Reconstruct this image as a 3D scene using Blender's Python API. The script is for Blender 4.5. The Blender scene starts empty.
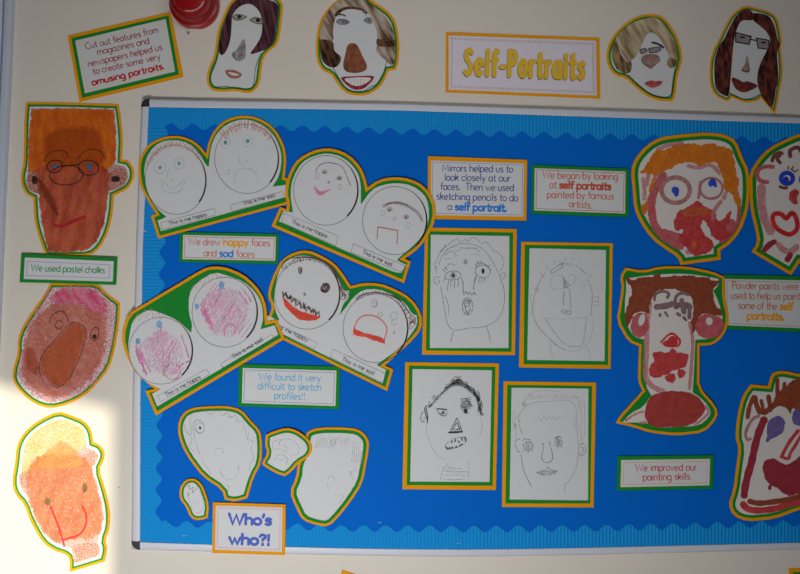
import bpy, bmesh, math, random
from mathutils import Vector, Matrix
from mathutils.geometry import tessellate_polygon

random.seed(7)
scene = bpy.context.scene
COL = scene.collection
R = math.radians

# ---------------------------------------------------------------- camera
Z0 = 0.90                       # height of the board's lower edge above the floor
CAM = Vector((0.5798, -2.0880, 0.7537 + Z0))
YAW, PIT, ROL = -0.0547243, -0.01970879, 0.02181325
FPX = 770.0
ROT = (Matrix.Rotation(YAW, 3, 'Z') @ Matrix.Rotation(PIT, 3, 'X')
       @ Matrix(((1, 0, 0), (0, 0, -1), (0, 1, 0))) @ Matrix.Rotation(ROL, 3, 'Z'))
cd = bpy.data.cameras.new('camera')
cam = bpy.data.objects.new('camera', cd)
COL.objects.link(cam)
cam.matrix_world = Matrix.Translation(CAM) @ ROT.to_4x4()
cd.sensor_width = 36
cd.lens = 36 * FPX / 800
scene.camera = cam

# ---------------------------------------------------------------- world, light, exposure
world = bpy.data.worlds.new('world')
scene.world = world
world.use_nodes = True
bg = world.node_tree.nodes['Background']
bg.inputs[0].default_value = (0.75, 0.85, 1.0, 1)
bg.inputs[1].default_value = 0.05


def light(name, kind, loc, energy, color, rot=(0, 0, 0), **kw):
    l = bpy.data.lights.new(name, kind)
    l.energy = energy
    l.color = color
    for k, v in kw.items():
        setattr(l, k, v)
    o = bpy.data.objects.new(name, l)
    COL.objects.link(o)
    o.location = loc
    o.rotation_euler = rot
    return o


light('added_low_fill', 'AREA', (0.24, -1.85, Z0 - 0.22), 27.0, (1.0, 0.985, 0.97),
      (R(90), 0, 0), shape='RECTANGLE', size=0.7, size_y=0.5)  # added fill hanging in mid-room, no real source; brightens the lower wall
light('added_top_fill', 'AREA', (0.80, -1.15, Z0 + 1.5), 2.3, (1.0, 0.985, 0.97), (R(90), 0, 0), shape='RECTANGLE', size=0.9, size_y=0.3)  # second added fill, no real fitting; lifts the top of the wall
sun_dir = Vector((-0.25, 1.0, -0.2)).normalized()
sun = light('sun', 'SUN', (1, -6, 3), 3.7, (1.0, 0.93, 0.70), angle=R(0.9))
sun.rotation_euler = sun_dir.to_track_quat('-Z', 'Y').to_euler()

scene.view_settings.view_transform = 'Standard'
scene.view_settings.look = 'None'
scene.view_settings.exposure = 0.0
scene.view_settings.gamma = 1.0
scene.view_settings.use_curve_mapping = False


# ---------------------------------------------------------------- geometry helpers
def W(px, py, y=0.0):
    """point where the line of sight through a photograph position meets the plane at depth y"""
    d = ROT @ Vector(((px - 400) / FPX, -(py - 287) / FPX, -1.0))
    t = (y - CAM.y) / d.y
    return CAM + d * t


FRAMES = dict(A1=(0, 0, 3.986), A2=(200, 0, 3.986), A3=(400, 0, 3.986), A4=(600, 0, 3.986),
              B5=(0, 100, 3.586), B6=(0, 250, 3.379), B7=(0, 400, 3.3),
              C1=(130, 100, 3.829), C2=(260, 130, 3.589), C3=(110, 250, 3.376), C4=(260, 240, 3.588),
              C5=(160, 390, 3.118), C6=(410, 150, 3.478), D2=(600, 255, 3.105), D3=(600, 360, 2.68),
              E1=(730, 130, 3.827), E2=(725, 365, 3.587), E3=(160, 0, 11.43),
              G1=(200, 0, 5.74), G2=(310, 0, 5.74), G3=(600, 10, 5.74), G4=(700, 0, 4.99),
              G5=(610, 255, 3.021), G6=(170, 400, 4.59), G7=(260, 415, 4.99), G8=(440, 25, 4.848),
              H1=(630, 130, 4.25), H2=(420, 225, 4.25), H3=(515, 235, 4.25), H4=(398, 358, 4.25),
              H5=(498, 375, 4.25), H6=(60, 10, 6.04), H7=(170, 225, 3.022), P=(0, 0, 1.0))


def fr(f, pts):
    x0, y0, s = FRAMES[f]
    return [(x0 + x / s, y0 + y / s) for x, y in pts]


def chaikin(pts, n=2, closed=True):
    for _ in range(n):
        out = []
        m = len(pts)
        if not closed:
            out.append(pts[0])
        if closed:
            for i in range(m):
                a, b, c = Vector(pts[i - 1]), Vector(pts[i]), Vector(pts[(i + 1) % m])
                d1, d2 = (b - a), (c - b)
                ang = abs(d1.angle_signed(d2, 0)) if d1.length > 1e-6 and d2.length > 1e-6 else 0
                if ang > R(52):          # a real corner stays sharp
                    out.append(tuple(b))
                    continue
                out.append(tuple(b - d1 * min(.25, 5 / max(d1.length, 1e-6))))
                out.append(tuple(b + d2 * min(.25, 5 / max(d2.length, 1e-6))))
        for i in range(0 if closed else m - 1):
            a, b = pts[i], pts[(i + 1) % m]
            out.append((a[0] * .75 + b[0] * .25, a[1] * .75 + b[1] * .25))
            out.append((a[0] * .25 + b[0] * .75, a[1] * .25 + b[1] * .75))
        if not closed:
            out.append(pts[-1])
        pts = out
    return pts


def catmull(pts, closed=True, n=5):
    m = len(pts)
    if m < 3:
        return list(pts)
    out = []
    for i in range(m if closed else m - 1):
        def g(k):
            return pts[k % m] if closed else pts[max(0, min(m - 1, k))]
        p0, p1, p2, p3 = g(i - 1), g(i), g(i + 1), g(i + 2)
        for k in range(n):
            t = k / n
            out.append(tuple(0.5 * (2 * p1[c] + (p2[c] - p0[c]) * t + (2 * p0[c] - 5 * p1[c] + 4 * p2[c] - p3[c]) * t * t
                                    + (3 * p1[c] - p0[c] - 3 * p2[c] + p3[c]) * t ** 3) for c in (0, 1)))
    if not closed:
        out.append(pts[-1])
    return out


def area(p):
    return sum(p[i][0] * p[(i + 1) % len(p)][1] - p[(i + 1) % len(p)][0] * p[i][1] for i in range(len(p))) / 2


def inset(pts, d):
    """move an outline inwards by d"""
    s = 1 if area(pts) > 0 else -1
    m = len(pts)
    out = []
    for i in range(m):
        a, b, c = Vector(pts[i - 1]), Vector(pts[i]), Vector(pts[(i + 1) % m])
        e1, e2 = (b - a), (c - b)
        if e1.length < 1e-9 or e2.length < 1e-9:
            out.append(tuple(b))
            continue
        e1.normalize(); e2.normalize()
        n1, n2 = Vector((-e1.y, e1.x)) * s, Vector((-e2.y, e2.x)) * s
        n = n1 + n2
        if n.length < 1e-6:
            n = n1
        n.normalize()
        k = max(0.45, n.dot(n1))
        out.append(tuple(b + n * (d / k)))
    # remove loops made at tight concave corners
    for _ in range(6):
        cut = None
        m = len(out)
        for i in range(m):
            for j in range(i + 2, min(i + 26, i + m - 1)):
                p, q, r, t = out[i], out[(i + 1) % m], out[j % m], out[(j + 1) % m]
                den = (q[0] - p[0]) * (t[1] - r[1]) - (q[1] - p[1]) * (t[0] - r[0])
                if abs(den) < 1e-12:
                    continue
                u = ((r[0] - p[0]) * (t[1] - r[1]) - (r[1] - p[1]) * (t[0] - r[0])) / den
                v = ((r[0] - p[0]) * (q[1] - p[1]) - (r[1] - p[1]) * (q[0] - p[0])) / den
                if 0 < u < 1 and 0 < v < 1:
                    cut = (i, j, (p[0] + u * (q[0] - p[0]), p[1] + u * (q[1] - p[1])))
                    break
            if cut:
                break
        if not cut:
            break
        i, j, x = cut
        keep = [out[k % m] for k in range(j + 1, i + m + 1)]
        out = keep + [x]
    return out


def ell(cx, cy, rx, ry, n=28, rot=0, a0=0, a1=360):
    o = []
    full = abs(a1 - a0) >= 360
    for i in range(n if full else n + 1):
        a = R(a0 + (a1 - a0) * i / n)
        x, y = rx * math.cos(a), ry * math.sin(a)
        c, s = math.cos(R(rot)), math.sin(R(rot))
        o.append((cx + x * c - y * s, cy + x * s + y * c))
    return o


def ragged(pts, amp):
    Q = []
    m = len(pts)
    for i in range(m):
        a, b = Vector(pts[i]), Vector(pts[(i + 1) % m])
        n = max(1, int((b - a).length / .9))
        Q += [a.lerp(b, k / n) for k in range(n)]
    m = len(Q)
    ph = [random.uniform(0, 6.28) for _ in range(4)]
    fq = [2 * math.pi * k / m for k in (max(2, m // 17), max(3, m // 9), max(4, m // 5))]
    out = []
    for i in range(m):
        e = (Q[(i + 1) % m] - Q[i - 1])
        if e.length < 1e-6:
            out.append(tuple(Q[i])); continue
        e.normalize()
        d = amp * (.6 * math.sin(fq[0] * i + ph[0]) + .5 * math.sin(fq[1] * i + ph[1]) + .35 * math.sin(fq[2] * i + ph[2]) + random.uniform(-.3, .3))
        out.append(tuple(Q[i] + Vector((-e.y, e.x)) * d))
    return out


class Geo:
    """collects prisms and ribbons, given in photograph positions on a plane, into one mesh"""
    def __init__(self):
        self.v, self.f, self.a = [], [], []

    def prism(self, pts, y, th=0.0):
        front = [W(p[0], p[1], y) for p in pts]
        b = len(self.v)
        n = len(front)
        self.v += front
        tri = tessellate_polygon([[Vector((p.x, p.z, 0)) for p in front]])
        for t in tri:
            a, c, d = [front[i] for i in t]
            cr = (c.x - a.x) * (d.z - a.z) - (c.z - a.z) * (d.x - a.x)
            if abs(cr) < 1e-14:
                continue
            self.f.append([b + i for i in (t if cr > 0 else t[::-1])])
        if th > 0:
            self.v += [Vector((p.x, p.y + th, p.z)) for p in front]
            ar = sum(front[i].x * front[(i + 1) % n].z - front[(i + 1) % n].x * front[i].z for i in range(n))
            for i in range(n):
                j = (i + 1) % n
                q = [b + i, b + n + i, b + n + j, b + j]
                self.f.append(q if ar > 0 else q[::-1])
            for t in tri:
                a, c, d = [front[i] for i in t]
                cr = (c.x - a.x) * (d.z - a.z) - (c.z - a.z) * (d.x - a.x)
                if abs(cr) < 1e-14:
                    continue
                self.f.append([b + n + i for i in (t[::-1] if cr > 0 else t)])
        return self

    def ribbon(self, pts, w, y, closed=False, w1=None):
        P = [Vector(p) for p in pts]
        P = [p for i, p in enumerate(P) if i == 0 or (p - P[i - 1]).length > 1e-5]
        if closed and (P[0] - P[-1]).length < 1e-5:
            P.pop()
        m = len(P)
        if m < 2:
            return self
        b = len(self.v)
        for i in range(m):
            if closed:
                a, c = P[i - 1], P[(i + 1) % m]
            else:
                a, c = P[max(0, i - 1)], P[min(m - 1, i + 1)]
            e1 = (P[i] - a).normalized() if (P[i] - a).length > 1e-9 else (c - P[i]).normalized()
            e2 = (c - P[i]).normalized() if (c - P[i]).length > 1e-9 else e1
            n1, n2 = Vector((-e1.y, e1.x)), Vector((-e2.y, e2.x))
            n = n1 + n2
            n = n.normalized() if n.length > .3 else n1
            k = max(.6, n.dot(n1))
            ww = w if w1 is None else w + (w1 - w) * i / (m - 1)
            for s in (-1, 1):
                q = P[i] + n * (s * ww / 2 / k)
                self.v.append(W(q.x, q.y, y + (1.2e-5 if w > 1.6 else 2e-6) * i / m))
        for i in range(m if closed else m - 1):
            j = (i + 1) % m
            q = [b + 2 * i, b + 2 * i + 1, b + 2 * j + 1, b + 2 * j]
            p = [self.v[k] for k in q]
            cr = (p[1].x - p[0].x) * (p[2].z - p[0].z) - (p[1].z - p[0].z) * (p[2].x - p[0].x)
            self.f.append(q if cr > 0 else q[::-1])
        return self

    def feathered(self, pts, y, d):
        """a patch of dry colour that thins out towards its own outline"""
        if len(pts) > 90:
            pts = pts[::2]
        m = len(pts)
        s = 1 if area(pts) > 0 else -1
        inner = []
        for i in range(m):
            a, c = Vector(pts[i - 2]), Vector(pts[(i + 2) % m])
            e = (c - a).normalized()
            inner.append(tuple(Vector(pts[i]) + Vector((-e.y, e.x)) * s * d))
        self.a += [1.0] * (len(self.v) - len(self.a))
        b = len(self.v)
        self.v += [W(p[0], p[1], y) for p in pts]
        self.a += [0.0] * m
        for i in range(m):
            j = (i + 1) % m
            pass
        b2 = len(self.v)
        self.v += [W(p[0], p[1], y) for p in inner]
        self.a += [1.0] * m
        for i in range(m):
            j = (i + 1) % m
            q = [b + i, b2 + i, b2 + j, b + j]
            p = [self.v[k] for k in q]
            cr = (p[2].x - p[0].x) * (p[3].z - p[1].z) - (p[2].z - p[0].z) * (p[3].x - p[1].x)
            self.f.append(q if cr > 0 else q[::-1])
        self.prism(inner, y - 4e-6)
        return self

    def brush(self, pts, w, y):
        """a brush stroke: rounded ends, slightly uneven width"""
        P = [Vector(p) for p in pts]
        Q = [P[0]]
        for a, b in zip(P, P[1:]):
            n = max(1, int((b - a).length / .7))
            Q += [a.lerp(b, k / n) for k in range(1, n + 1)]
        L = [0]
        for a, b in zip(Q, Q[1:]):
            L.append(L[-1] + (b - a).length)
        T = L[-1]
        ph = random.uniform(0, 6)
        ws = []
        for t in L:
            e = min(t, T - t)
            k = 1 if e > w / 2 else math.sqrt(max(0.03, 1 - (1 - e / (w / 2)) ** 2))
            ws.append(w * k * (1 + .06 * math.sin(t * .45 + ph) + .035 * math.sin(t * 1.7 + ph * 2) + random.uniform(-.04, .04)))
        b = len(self.v)
        m = len(Q)
        for i in range(m):
            e = (Q[min(m - 1, i + 2)] - Q[max(0, i - 2)]).normalized()
            n = Vector((-e.y, e.x))
            for s in (-1, 1):
                q = Q[i] + n * (s * ws[i] / 2)
                self.v.append(W(q.x, q.y, y))
        for i in range(m - 1):
            q = [b + 2 * i, b + 2 * i + 1, b + 2 * i + 3, b + 2 * i + 2]
            p = [self.v[k] for k in q]
            cr = (p[2].x - p[0].x) * (p[3].z - p[1].z) - (p[2].z - p[0].z) * (p[3].x - p[1].x)
            self.f.append(q if cr > 0 else q[::-1])
        return self

    def build(self, name, mat, parent=None, origin=None, label=None, smooth=False):
        me = bpy.data.meshes.new(name)
        o = bpy.data.objects.new(name, me)
        off = parent.location if parent is not None else (origin if origin is not None else Vector((0, 0, 0)))
        if parent is not None and parent.parent is not None:
            off = parent.parent.location + parent.location
        me.from_pydata([tuple(p - Vector(off)) for p in self.v], [], self.f)
        me.update()
        self.a += [1.0] * (len(self.v) - len(self.a))
        me.attributes.new('dens', 'FLOAT', 'POINT').data.foreach_set('value', self.a)
        me.materials.append(mat)
        if smooth:
            for p in me.polygons:
                p.use_smooth = True
        COL.objects.link(o)
        if parent is not None:
            o.parent = parent
        elif origin is not None:
            o.location = origin
        if label:
            o['label'] = label
        return o


def thing(name, label, cat, loc, group=None):
    o = bpy.data.objects.new(name, None)
    o.empty_display_size = 0.02
    COL.objects.link(o)
    o.location = loc
    o['label'] = label
    o['category'] = cat
    if group:
        o['group'] = group
    return o


# ---------------------------------------------------------------- materials
def srgb(c):
    return tuple((x / 255 / 12.92) if x / 255 <= .04045 else ((x / 255 + .055) / 1.055) ** 2.4 for x in c) + (1,)


MATS = {}


def mat(name, col, rough=.7, var=.06, scale=60, bump=0.0, spec=.3, metal=0.0, stretch=(1, 1, 1), bscale=None):
    if name in MATS:
        return MATS[name]
    m = bpy.data.materials.new(name)
    m.use_nodes = True
    nt = m.node_tree
    N, L = nt.nodes, nt.links
    b = N['Principled BSDF']
    b.inputs['Roughness'].default_value = rough
    b.inputs['Specular IOR Level'].default_value = spec
    b.inputs['Metallic'].default_value = metal
    tc = N.new('ShaderNodeTexCoord')
    mp = N.new('ShaderNodeMapping')
    mp.inputs['Scale'].default_value = stretch
    L.new(tc.outputs['Object'], mp.inputs[0])
    no = N.new('ShaderNodeTexNoise')
    no.inputs['Scale'].default_value = scale
    no.inputs['Detail'].default_value = 4
    L.new(mp.outputs[0], no.inputs['Vector'])
    mx = N.new('ShaderNodeMix')
    mx.data_type = 'RGBA'
    c = srgb(col)
    mx.inputs[6].default_value = tuple(x * (1 - var) for x in c[:3]) + (1,)
    mx.inputs[7].default_value = tuple(min(1, x * (1 + var)) for x in c[:3]) + (1,)
    L.new(no.outputs[0], mx.inputs[0])
    L.new(mx.outputs[2], b.inputs['Base Color'])
    if bump:
        n2 = N.new('ShaderNodeTexNoise')
        n2.inputs['Scale'].default_value = bscale or scale * 5
        L.new(mp.outputs[0], n2.inputs['Vector'])
        bp = N.new('ShaderNodeBump')
        bp.inputs['Strength'].default_value = bump
        bp.inputs['Distance'].default_value = .001
        L.new(n2.outputs[0], bp.inputs['Height'])
        L.new(bp.outputs[0], b.inputs['Normal'])
    MATS[name] = m
    return m


def chalk(name, col, cover=.8, scale=420, soft=.12, col2=None, stretch=(1, 1, 1), rotz=0, cscale=40):
    """dry pigment: noise decides where the colour sits and where the paper shows through"""
    if name in MATS:
        return MATS[name]
    m = bpy.data.materials.new(name)
    m.use_nodes = True
    nt = m.node_tree
    N, L = nt.nodes, nt.links
    b = N['Principled BSDF']
    out = N['Material Output']
    b.inputs['Roughness'].default_value = .85
    b.inputs['Specular IOR Level'].default_value = .15
    tc = N.new('ShaderNodeTexCoord')
    mp = N.new('ShaderNodeMapping')
    mp.inputs['Scale'].default_value = stretch
    mr0 = N.new('ShaderNodeMapping')
    mr0.inputs['Rotation'].default_value = (0, R(rotz), 0)
    L.new(tc.outputs['Object'], mr0.inputs[0])
    L.new(mr0.outputs[0], mp.inputs[0])
    no = N.new('ShaderNodeTexNoise')
    no.inputs['Scale'].default_value = scale
    no.inputs['Detail'].default_value = 3
    L.new(mp.outputs[0], no.inputs['Vector'])
    mr = N.new('ShaderNodeMapRange')
    th = .5 + (.5 - cover) * .42
    mr.inputs[1].default_value = th - soft
    mr.inputs[2].default_value = th + soft
    at = N.new('ShaderNodeAttribute')
    at.attribute_name = 'dens'
    ad = N.new('ShaderNodeMath')
    ad.operation = 'MULTIPLY_ADD'
    L.new(at.outputs['Fac'], ad.inputs[0])
    ad.inputs[1].default_value = .5
    L.new(no.outputs[0], ad.inputs[2])
    a2 = N.new('ShaderNodeMath')
    a2.operation = 'SUBTRACT'
    L.new(ad.outputs[0], a2.inputs[0])
    a2.inputs[1].default_value = .5
    L.new(a2.outputs[0], mr.inputs[0])
    n2 = N.new('ShaderNodeTexNoise')
    n2.inputs['Scale'].default_value = cscale
    n2.inputs['Detail'].default_value = 3
    L.new(mp.outputs[0], n2.inputs['Vector'])
    cm = N.new('ShaderNodeMapRange')
    cm.inputs[1].default_value = .36
    cm.inputs[2].default_value = .64
    L.new(n2.outputs[0], cm.inputs[0])
    mx = N.new('ShaderNodeMix')
    mx.data_type = 'RGBA'
    mx.inputs[6].default_value = srgb(col)
    mx.inputs[7].default_value = srgb(col2 or tuple(min(255, x * 1.12 + 6) for x in col))
    L.new(cm.outputs[0], mx.inputs[0])
    L.new(mx.outputs[2], b.inputs['Base Color'])
    tr = N.new('ShaderNodeBsdfTransparent')
    ms = N.new('ShaderNodeMixShader')
    L.new(mr.outputs[0], ms.inputs[0])
    L.new(tr.outputs[0], ms.inputs[1])
    L.new(b.outputs[0], ms.inputs[2])
    L.new(ms.outputs[0], out.inputs[0])
    MATS[name] = m
    return m


WHITE = mat('white_paper', (214, 216, 219), .6, .02, 30, .15)
WALLM = mat('wall_paint', (224, 217, 206), .75, .015, 6, .25, bscale=420)
YEL = mat('amber_card', (238, 160, 6), .75, .04, 25, .1, .08)
YELG = mat('amber_backing_card', (236, 158, 8), .75, .04, 25, .1, .08)
GRN = mat('green_card', (30, 138, 50), .75, .05, 25, .1, .08)
BLUE = mat('royal_blue_backing_paper', (0, 105, 210), .75, .03, 5, .2, .08, bscale=160)
CORR = mat('corrugated_border_blue', (22, 146, 224), .7, .04, 30, .1, .1)
ALU = mat('satin_aluminium', (208, 212, 224), .45, .02, 40, 0, .5, .0)
CAPM = mat('dark_plastic', (45, 47, 52), .5, .05, 40)
PENC = chalk('graphite_pencil', (92, 92, 98), .62, 330, .12)
PENL = chalk('faint_graphite', (160, 160, 167), .42, 330, .16)
PENP = chalk('pale_graphite', (138, 138, 146), .5, 330, .16)
PEND = chalk('dark_graphite', (42, 42, 46), .85, 900, .2)
INK = mat('black_ink', (24, 24, 30), .6, .1)
INKG = mat('grey_ink', (72, 74, 84), .6, .1)

# ---------------------------------------------------------------- the room
BF = -0.014          # front of the pinboard's blue paper
BBF = BF


def box(name, x0, x1, y0, y1, z0, z1, m, kind='structure'):
    g = Geo()
    vs = [Vector((x, y, z)) for x in (x0, x1) for y in (y0, y1) for z in (z0, z1)]
    g.v = vs
    g.f = [[0, 1, 3, 2], [4, 6, 7, 5], [0, 4, 5, 1], [2, 3, 7, 6], [0, 2, 6, 4], [1, 5, 7, 3]]
    o = g.build(name, m)
    if kind:
        o['kind'] = kind
    return o


def wall_material():
    m = WALLM
    nt = m.node_tree
    N, L = nt.nodes, nt.links
    b = N['Principled BSDF']
    old = b.inputs['Base Color'].links[0].from_socket
    tc = N.new('ShaderNodeTexCoord')
    vo = N.new('ShaderNodeTexVoronoi')
    vo.inputs['Scale'].default_value = 11.0
    L.new(tc.outputs['Object'], vo.inputs['Vector'])
    mr = N.new('ShaderNodeMapRange')
    mr.inputs[1].default_value = .014
    mr.inputs[2].default_value = .026
    L.new(vo.outputs['Distance'], mr.inputs[0])
    mx = N.new('ShaderNodeMix')
    mx.data_type = 'RGBA'
    mx.inputs[6].default_value = srgb((110, 100, 95))
    L.new(mr.outputs[0], mx.inputs[0])
    L.new(old, mx.inputs[7])
    L.new(mx.outputs[2], b.inputs['Base Color'])


wall_material()
box('wall_front', -1.1, 3.2, 0.0, 0.12, 0.0, 2.75, WALLM)
DIM = mat('dark_unseen_wall', (50, 55, 62), .9, .1, 40)  # unseen walls made dark to keep bounced light low
box('added_ceiling', -1.22, 3.32, -4.15, 0.12, 2.75, 2.85, mat('dim_unseen_ceiling', (120, 120, 118), .9, .08, 20))  # unseen, added to stop sun leaking in overhead; dimmed against bounce
box('added_wall_left', -1.22, -1.1, -4.15, 0.12, 0.0, 2.75, DIM)  # unseen side wall added to close the room against stray light
box('added_wall_right', 3.2, 3.32, -4.15, 0.12, 0.0, 2.75, DIM)  # unseen side wall added to block the sun from the right
box('floor', -1.1, 3.2, -4.15, 0.12, -0.05, 0.0, mat('dim_unseen_floor', (52, 56, 64), .95, .2, 300, .4))  # out of view; dark tone chosen to cut bounced light


def added_back_wall():
    # unseen wall added behind the viewer; its opening shapes the sun patch
    g = Geo()
    k = 4.0 / sun_dir.y
    pr = W(124, 500); pt = W(118, 399); pl = W(5, 376)
    xr = pr.x - sun_dir.x * k
    zt_r = pt.z - sun_dir.z * k
    zt_l = pl.z - sun_dir.z * k
    xa = pl.x - sun_dir.x * k
    sl = (zt_r - zt_l) / (pt.x - pl.x)
    xl = xr - 1.5
    zb = 0.75
    ztl = zt_r - sl * (xr - xl)
    X0, X1, Zt = -1.1, 3.2, 2.75
    outer = [(X0, 0), (X1, 0), (X1, Zt), (X0, Zt)]
    inner = [(xl, zb), (xr, zb), (xr, zt_r), (xl, ztl)]
    for y in (-4.0, -4.15):
        for p in outer + inner:
            g.v.append(Vector((p[0], y, p[1])))
    for i in range(4):
        j = (i + 1) % 4
        g.f.append([i, 4 + i, 4 + j, j])
        g.f.append([8 + i, 8 + j, 12 + j, 12 + i])
        g.f.append([4 + i, 12 + i, 12 + j, 4 + j])
        g.f.append([i, j, 8 + j, 8 + i])
    o = g.build('added_wall_back', DIM)
    o['kind'] = 'structure'


added_back_wall()


# white vertical casings at the far left
def vertical_trim(name, edge_r, edge_l, depth, m):
    g = Geo()
    rows = []
    for (xr, yr), (xl, yl) in zip(edge_r, edge_l):
        a, b = W(xr, yr), W(xl, yl)
        w = a.x - b.x
        prof = [(0, 0), (0, -.35), (.12, -.8), (.3, -1), (.7, -1), (.88, -.8), (1, -.35), (1, 0)]
        rows.append([Vector((b.x + w * u, depth * v * -1 * -1, a.z)) for u, v in prof])
    for r in rows:
        g.v += r
    n = 8
    for i in range(len(rows) - 1):
        for k in range(n):
            a, b = i * n + k, i * n + (k + 1) % n
            g.f.append([a, a + n, b + n, b])
    g.f.append(list(range(n)))
    g.f.append(list(range((len(rows) - 1) * n, len(rows) * n))[::-1])
    o = g.build(name, m)
    o['kind'] = 'structure'
    return o


PIPE = mat('white_gloss_casing', (196, 206, 222), .35, .02, 20)
ys = [-60, 0, 43, 144, 190, 270, 420, 640]
er = [(17.5, -60), (15.4, 0), (13.7, 43), (9.3, 144), (7.2, 190), (3.8, 270), (-2.5, 420), (-11, 640)]
vertical_trim('trim_1', er, [(x - 9.3, y) for x, y in er], 0.02, PIPE)
vertical_trim('trim_2', [(x - 10.6, y) for x, y in er], [(x - 60, y) for x, y in er], 0.03, PIPE)

# ---------------------------------------------------------------- the board
top_o = [(142, 98.3), (200, 99.6), (300, 101.2), (400, 103.2), (500, 106.3), (600, 109.6), (700, 113.1), (800, 116.7), (1010, 125)]
top_i = [(149, 107.2), (200, 107.9), (300, 109.1), (400, 110.6), (500, 113.9), (600, 117.3), (700, 120.4), (800, 123.6), (1000, 131)]
left_o = [(142, 98.3), (139.4, 150), (136, 250), (132.5, 400), (131.5, 549.5)]
left_i = [(149, 107.2), (147.0, 150), (142.9, 250), (140.6, 400), (140.3, 542)]
bot_i = [(140.3, 542), (213, 544.6), (286, 546.7), (340, 548), (400, 549), (460, 549.4), (530, 548.8), (600, 547.4), (700, 545), (800, 542.6), (1000, 537)]
bot_o = [(131.5, 549.5), (213, 551.8), (286, 554), (340, 555.2), (400, 556.3), (460, 556.7), (530, 556), (600, 554.6), (700, 552.2), (800, 549.6), (1010, 544.5)]


def interp(t, pts, ax=0):
    for a, b in zip(pts, pts[1:]):
        if a[ax] <= t <= b[ax]:
            u = (t - a[ax]) / (b[ax] - a[ax])
            return a[1 - ax] + (b[1 - ax] - a[1 - ax]) * u
    e = pts[0] if t < pts[0][ax] else pts[-1]
    return e[1 - ax]


bo = W(560, 330)
board = thing('display_board', 'large aluminium framed pinboard covered in royal blue backing paper', 'display board', Vector((bo.x, -0.002, W(560, 552).z)))
g = Geo()
g.prism(top_i + bot_i[::-1] + left_i[1:-1][::-1], BF, 0.013)
g.build('backing_paper', BLUE, board)


def rail(outer, inner, name='frame_rail'):
    # sloping lip in, flat face, rounded outer edge
    g = Geo()
    prof = [(1.0, BF - .0002), (0.98, -0.0162), (0.9, -0.0170), (.5, -0.0176), (.2, -0.0172), (.08, -0.0145), (0.02, -0.008), (0.0, -0.0005)]
    n = len(prof)
    for (a, b) in zip(outer, inner):
        for u, y in prof:
            x, yy = a[0] + (b[0] - a[0]) * u, a[1] + (b[1] - a[1]) * u
            g.v.append(W(x, yy, y))
    for i in range(len(outer) - 1):
        for k in range(n - 1):
            g.f.append([i * n + k, i * n + k + 1, (i + 1) * n + k + 1, (i + 1) * n + k])
    g.f.append(list(range(n)))
    g.f.append(list(range((len(outer) - 1) * n, len(outer) * n))[::-1])
    o = g.build(name, ALU, board)
    bm = bmesh.new(); bm.from_mesh(o.data)
    bmesh.ops.recalc_face_normals(bm, faces=bm.faces)
    bm.to_mesh(o.data); bm.free()
    return o


rail(top_o, top_i)
rail(left_o, left_i)
rail(bot_o, bot_i)
rail([(1010, 125), (1003, 544.5)], [(1000, 131), (994, 537)])


def cap(cx, cy, sx, sy, r=8.2):
    pts = [(cx, cy), (cx, cy + sy * r)]
    for i in range(7):
        a = R(90 * (i + 0) / 6)
        pts.append((cx + sx * r * math.sin(a), cy + sy * r * math.cos(a)))
    g = Geo().prism(pts[:1] + pts[2:], -0.0184, 0.0178)
    g.build('corner_cap', CAPM, board)


cap(149.4, 106.6, -1, -1, 8.4)
cap(139.9, 541.4, -1, 1, 8.6)
cap(1001, 131, 1, -1)
cap(994, 537, 1, 1)


# corrugated scalloped border rolls: real ribs, real scallops
def border(name, label, outer, mean, ax, phase, pitch, amp, rib, t0, t1, sgn):
    g = Geo()
    step = rib / 6
    n = int((t1 - t0) / step)
    for i in range(n + 1):
        t = t0 + i * step
        o = interp(t, outer, ax)
        m = interp(t, mean, ax)
        c = math.cos(2 * math.pi * (t - phase) / pitch)
        m += sgn * amp * (c if c > 0 else c * 1.0)
        y = BF - 0.0016 - (0.0006 if ax == 0 else 0.0004) * math.cos(2 * math.pi * t / rib)
        pa = (t, o) if ax == 0 else (o, t)
        pb = (t, m) if ax == 0 else (m, t)
        g.v += [W(*pa, y), W(*pb, y), W(*pb, BF - 0.0001)]
        if i:
            a, b = 3 * (i - 1), 3 * i
            g.f.append([a, a + 1, b + 1, b])
            g.f.append([a + 1, a + 2, b + 2, b + 1])
    origin = sum(g.v, Vector()) / len(g.v)
    o = g.build(name, CORR, origin=origin)
    bm = bmesh.new(); bm.from_mesh(o.data)
    bmesh.ops.recalc_face_normals(bm, faces=bm.faces)
    f = max(bm.faces, key=lambda q: q.calc_area())
    if f.normal.y > 0:
        bmesh.ops.reverse_faces(bm, faces=bm.faces)
    bm.to_mesh(o.data); bm.free()
    o['label'] = label
    o['category'] = 'border'
    o['group'] = 'scalloped corrugated borders round the board'


border('scalloped_border', 'light blue scalloped corrugated strip along the top rail of the board',
       [(x, y + .2) for x, y in top_i], [(150, 126), (171, 126.6), (300, 128.3), (400, 131.3), (500, 134), (600, 136.6), (780, 140), (1000, 148)],
       0, 412.5, 21.95, -3.0, 3.5, 150, 985, 1)
border('scalloped_border', 'light blue scalloped corrugated strip along the bottom rail of the board',
       [(x, y - .2) for x, y in bot_i], [(140, 523), (300, 526.5), (341, 528.2), (480, 528.8), (600, 528), (800, 523), (1000, 518)],
       0, 341.6, 22.1, -3.2, 3.5, 141, 980, 1)
border('scalloped_border', 'light blue scalloped corrugated strip down the left rail of the board',
       [(x + .2, y) for x, y in left_i], [(168, 108), (165, 130), (162.5, 250), (160, 350), (159.5, 420), (158, 541)],
       1, 263, 21.6, 2.9, 3.5, 108, 541.5, 1)


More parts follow.
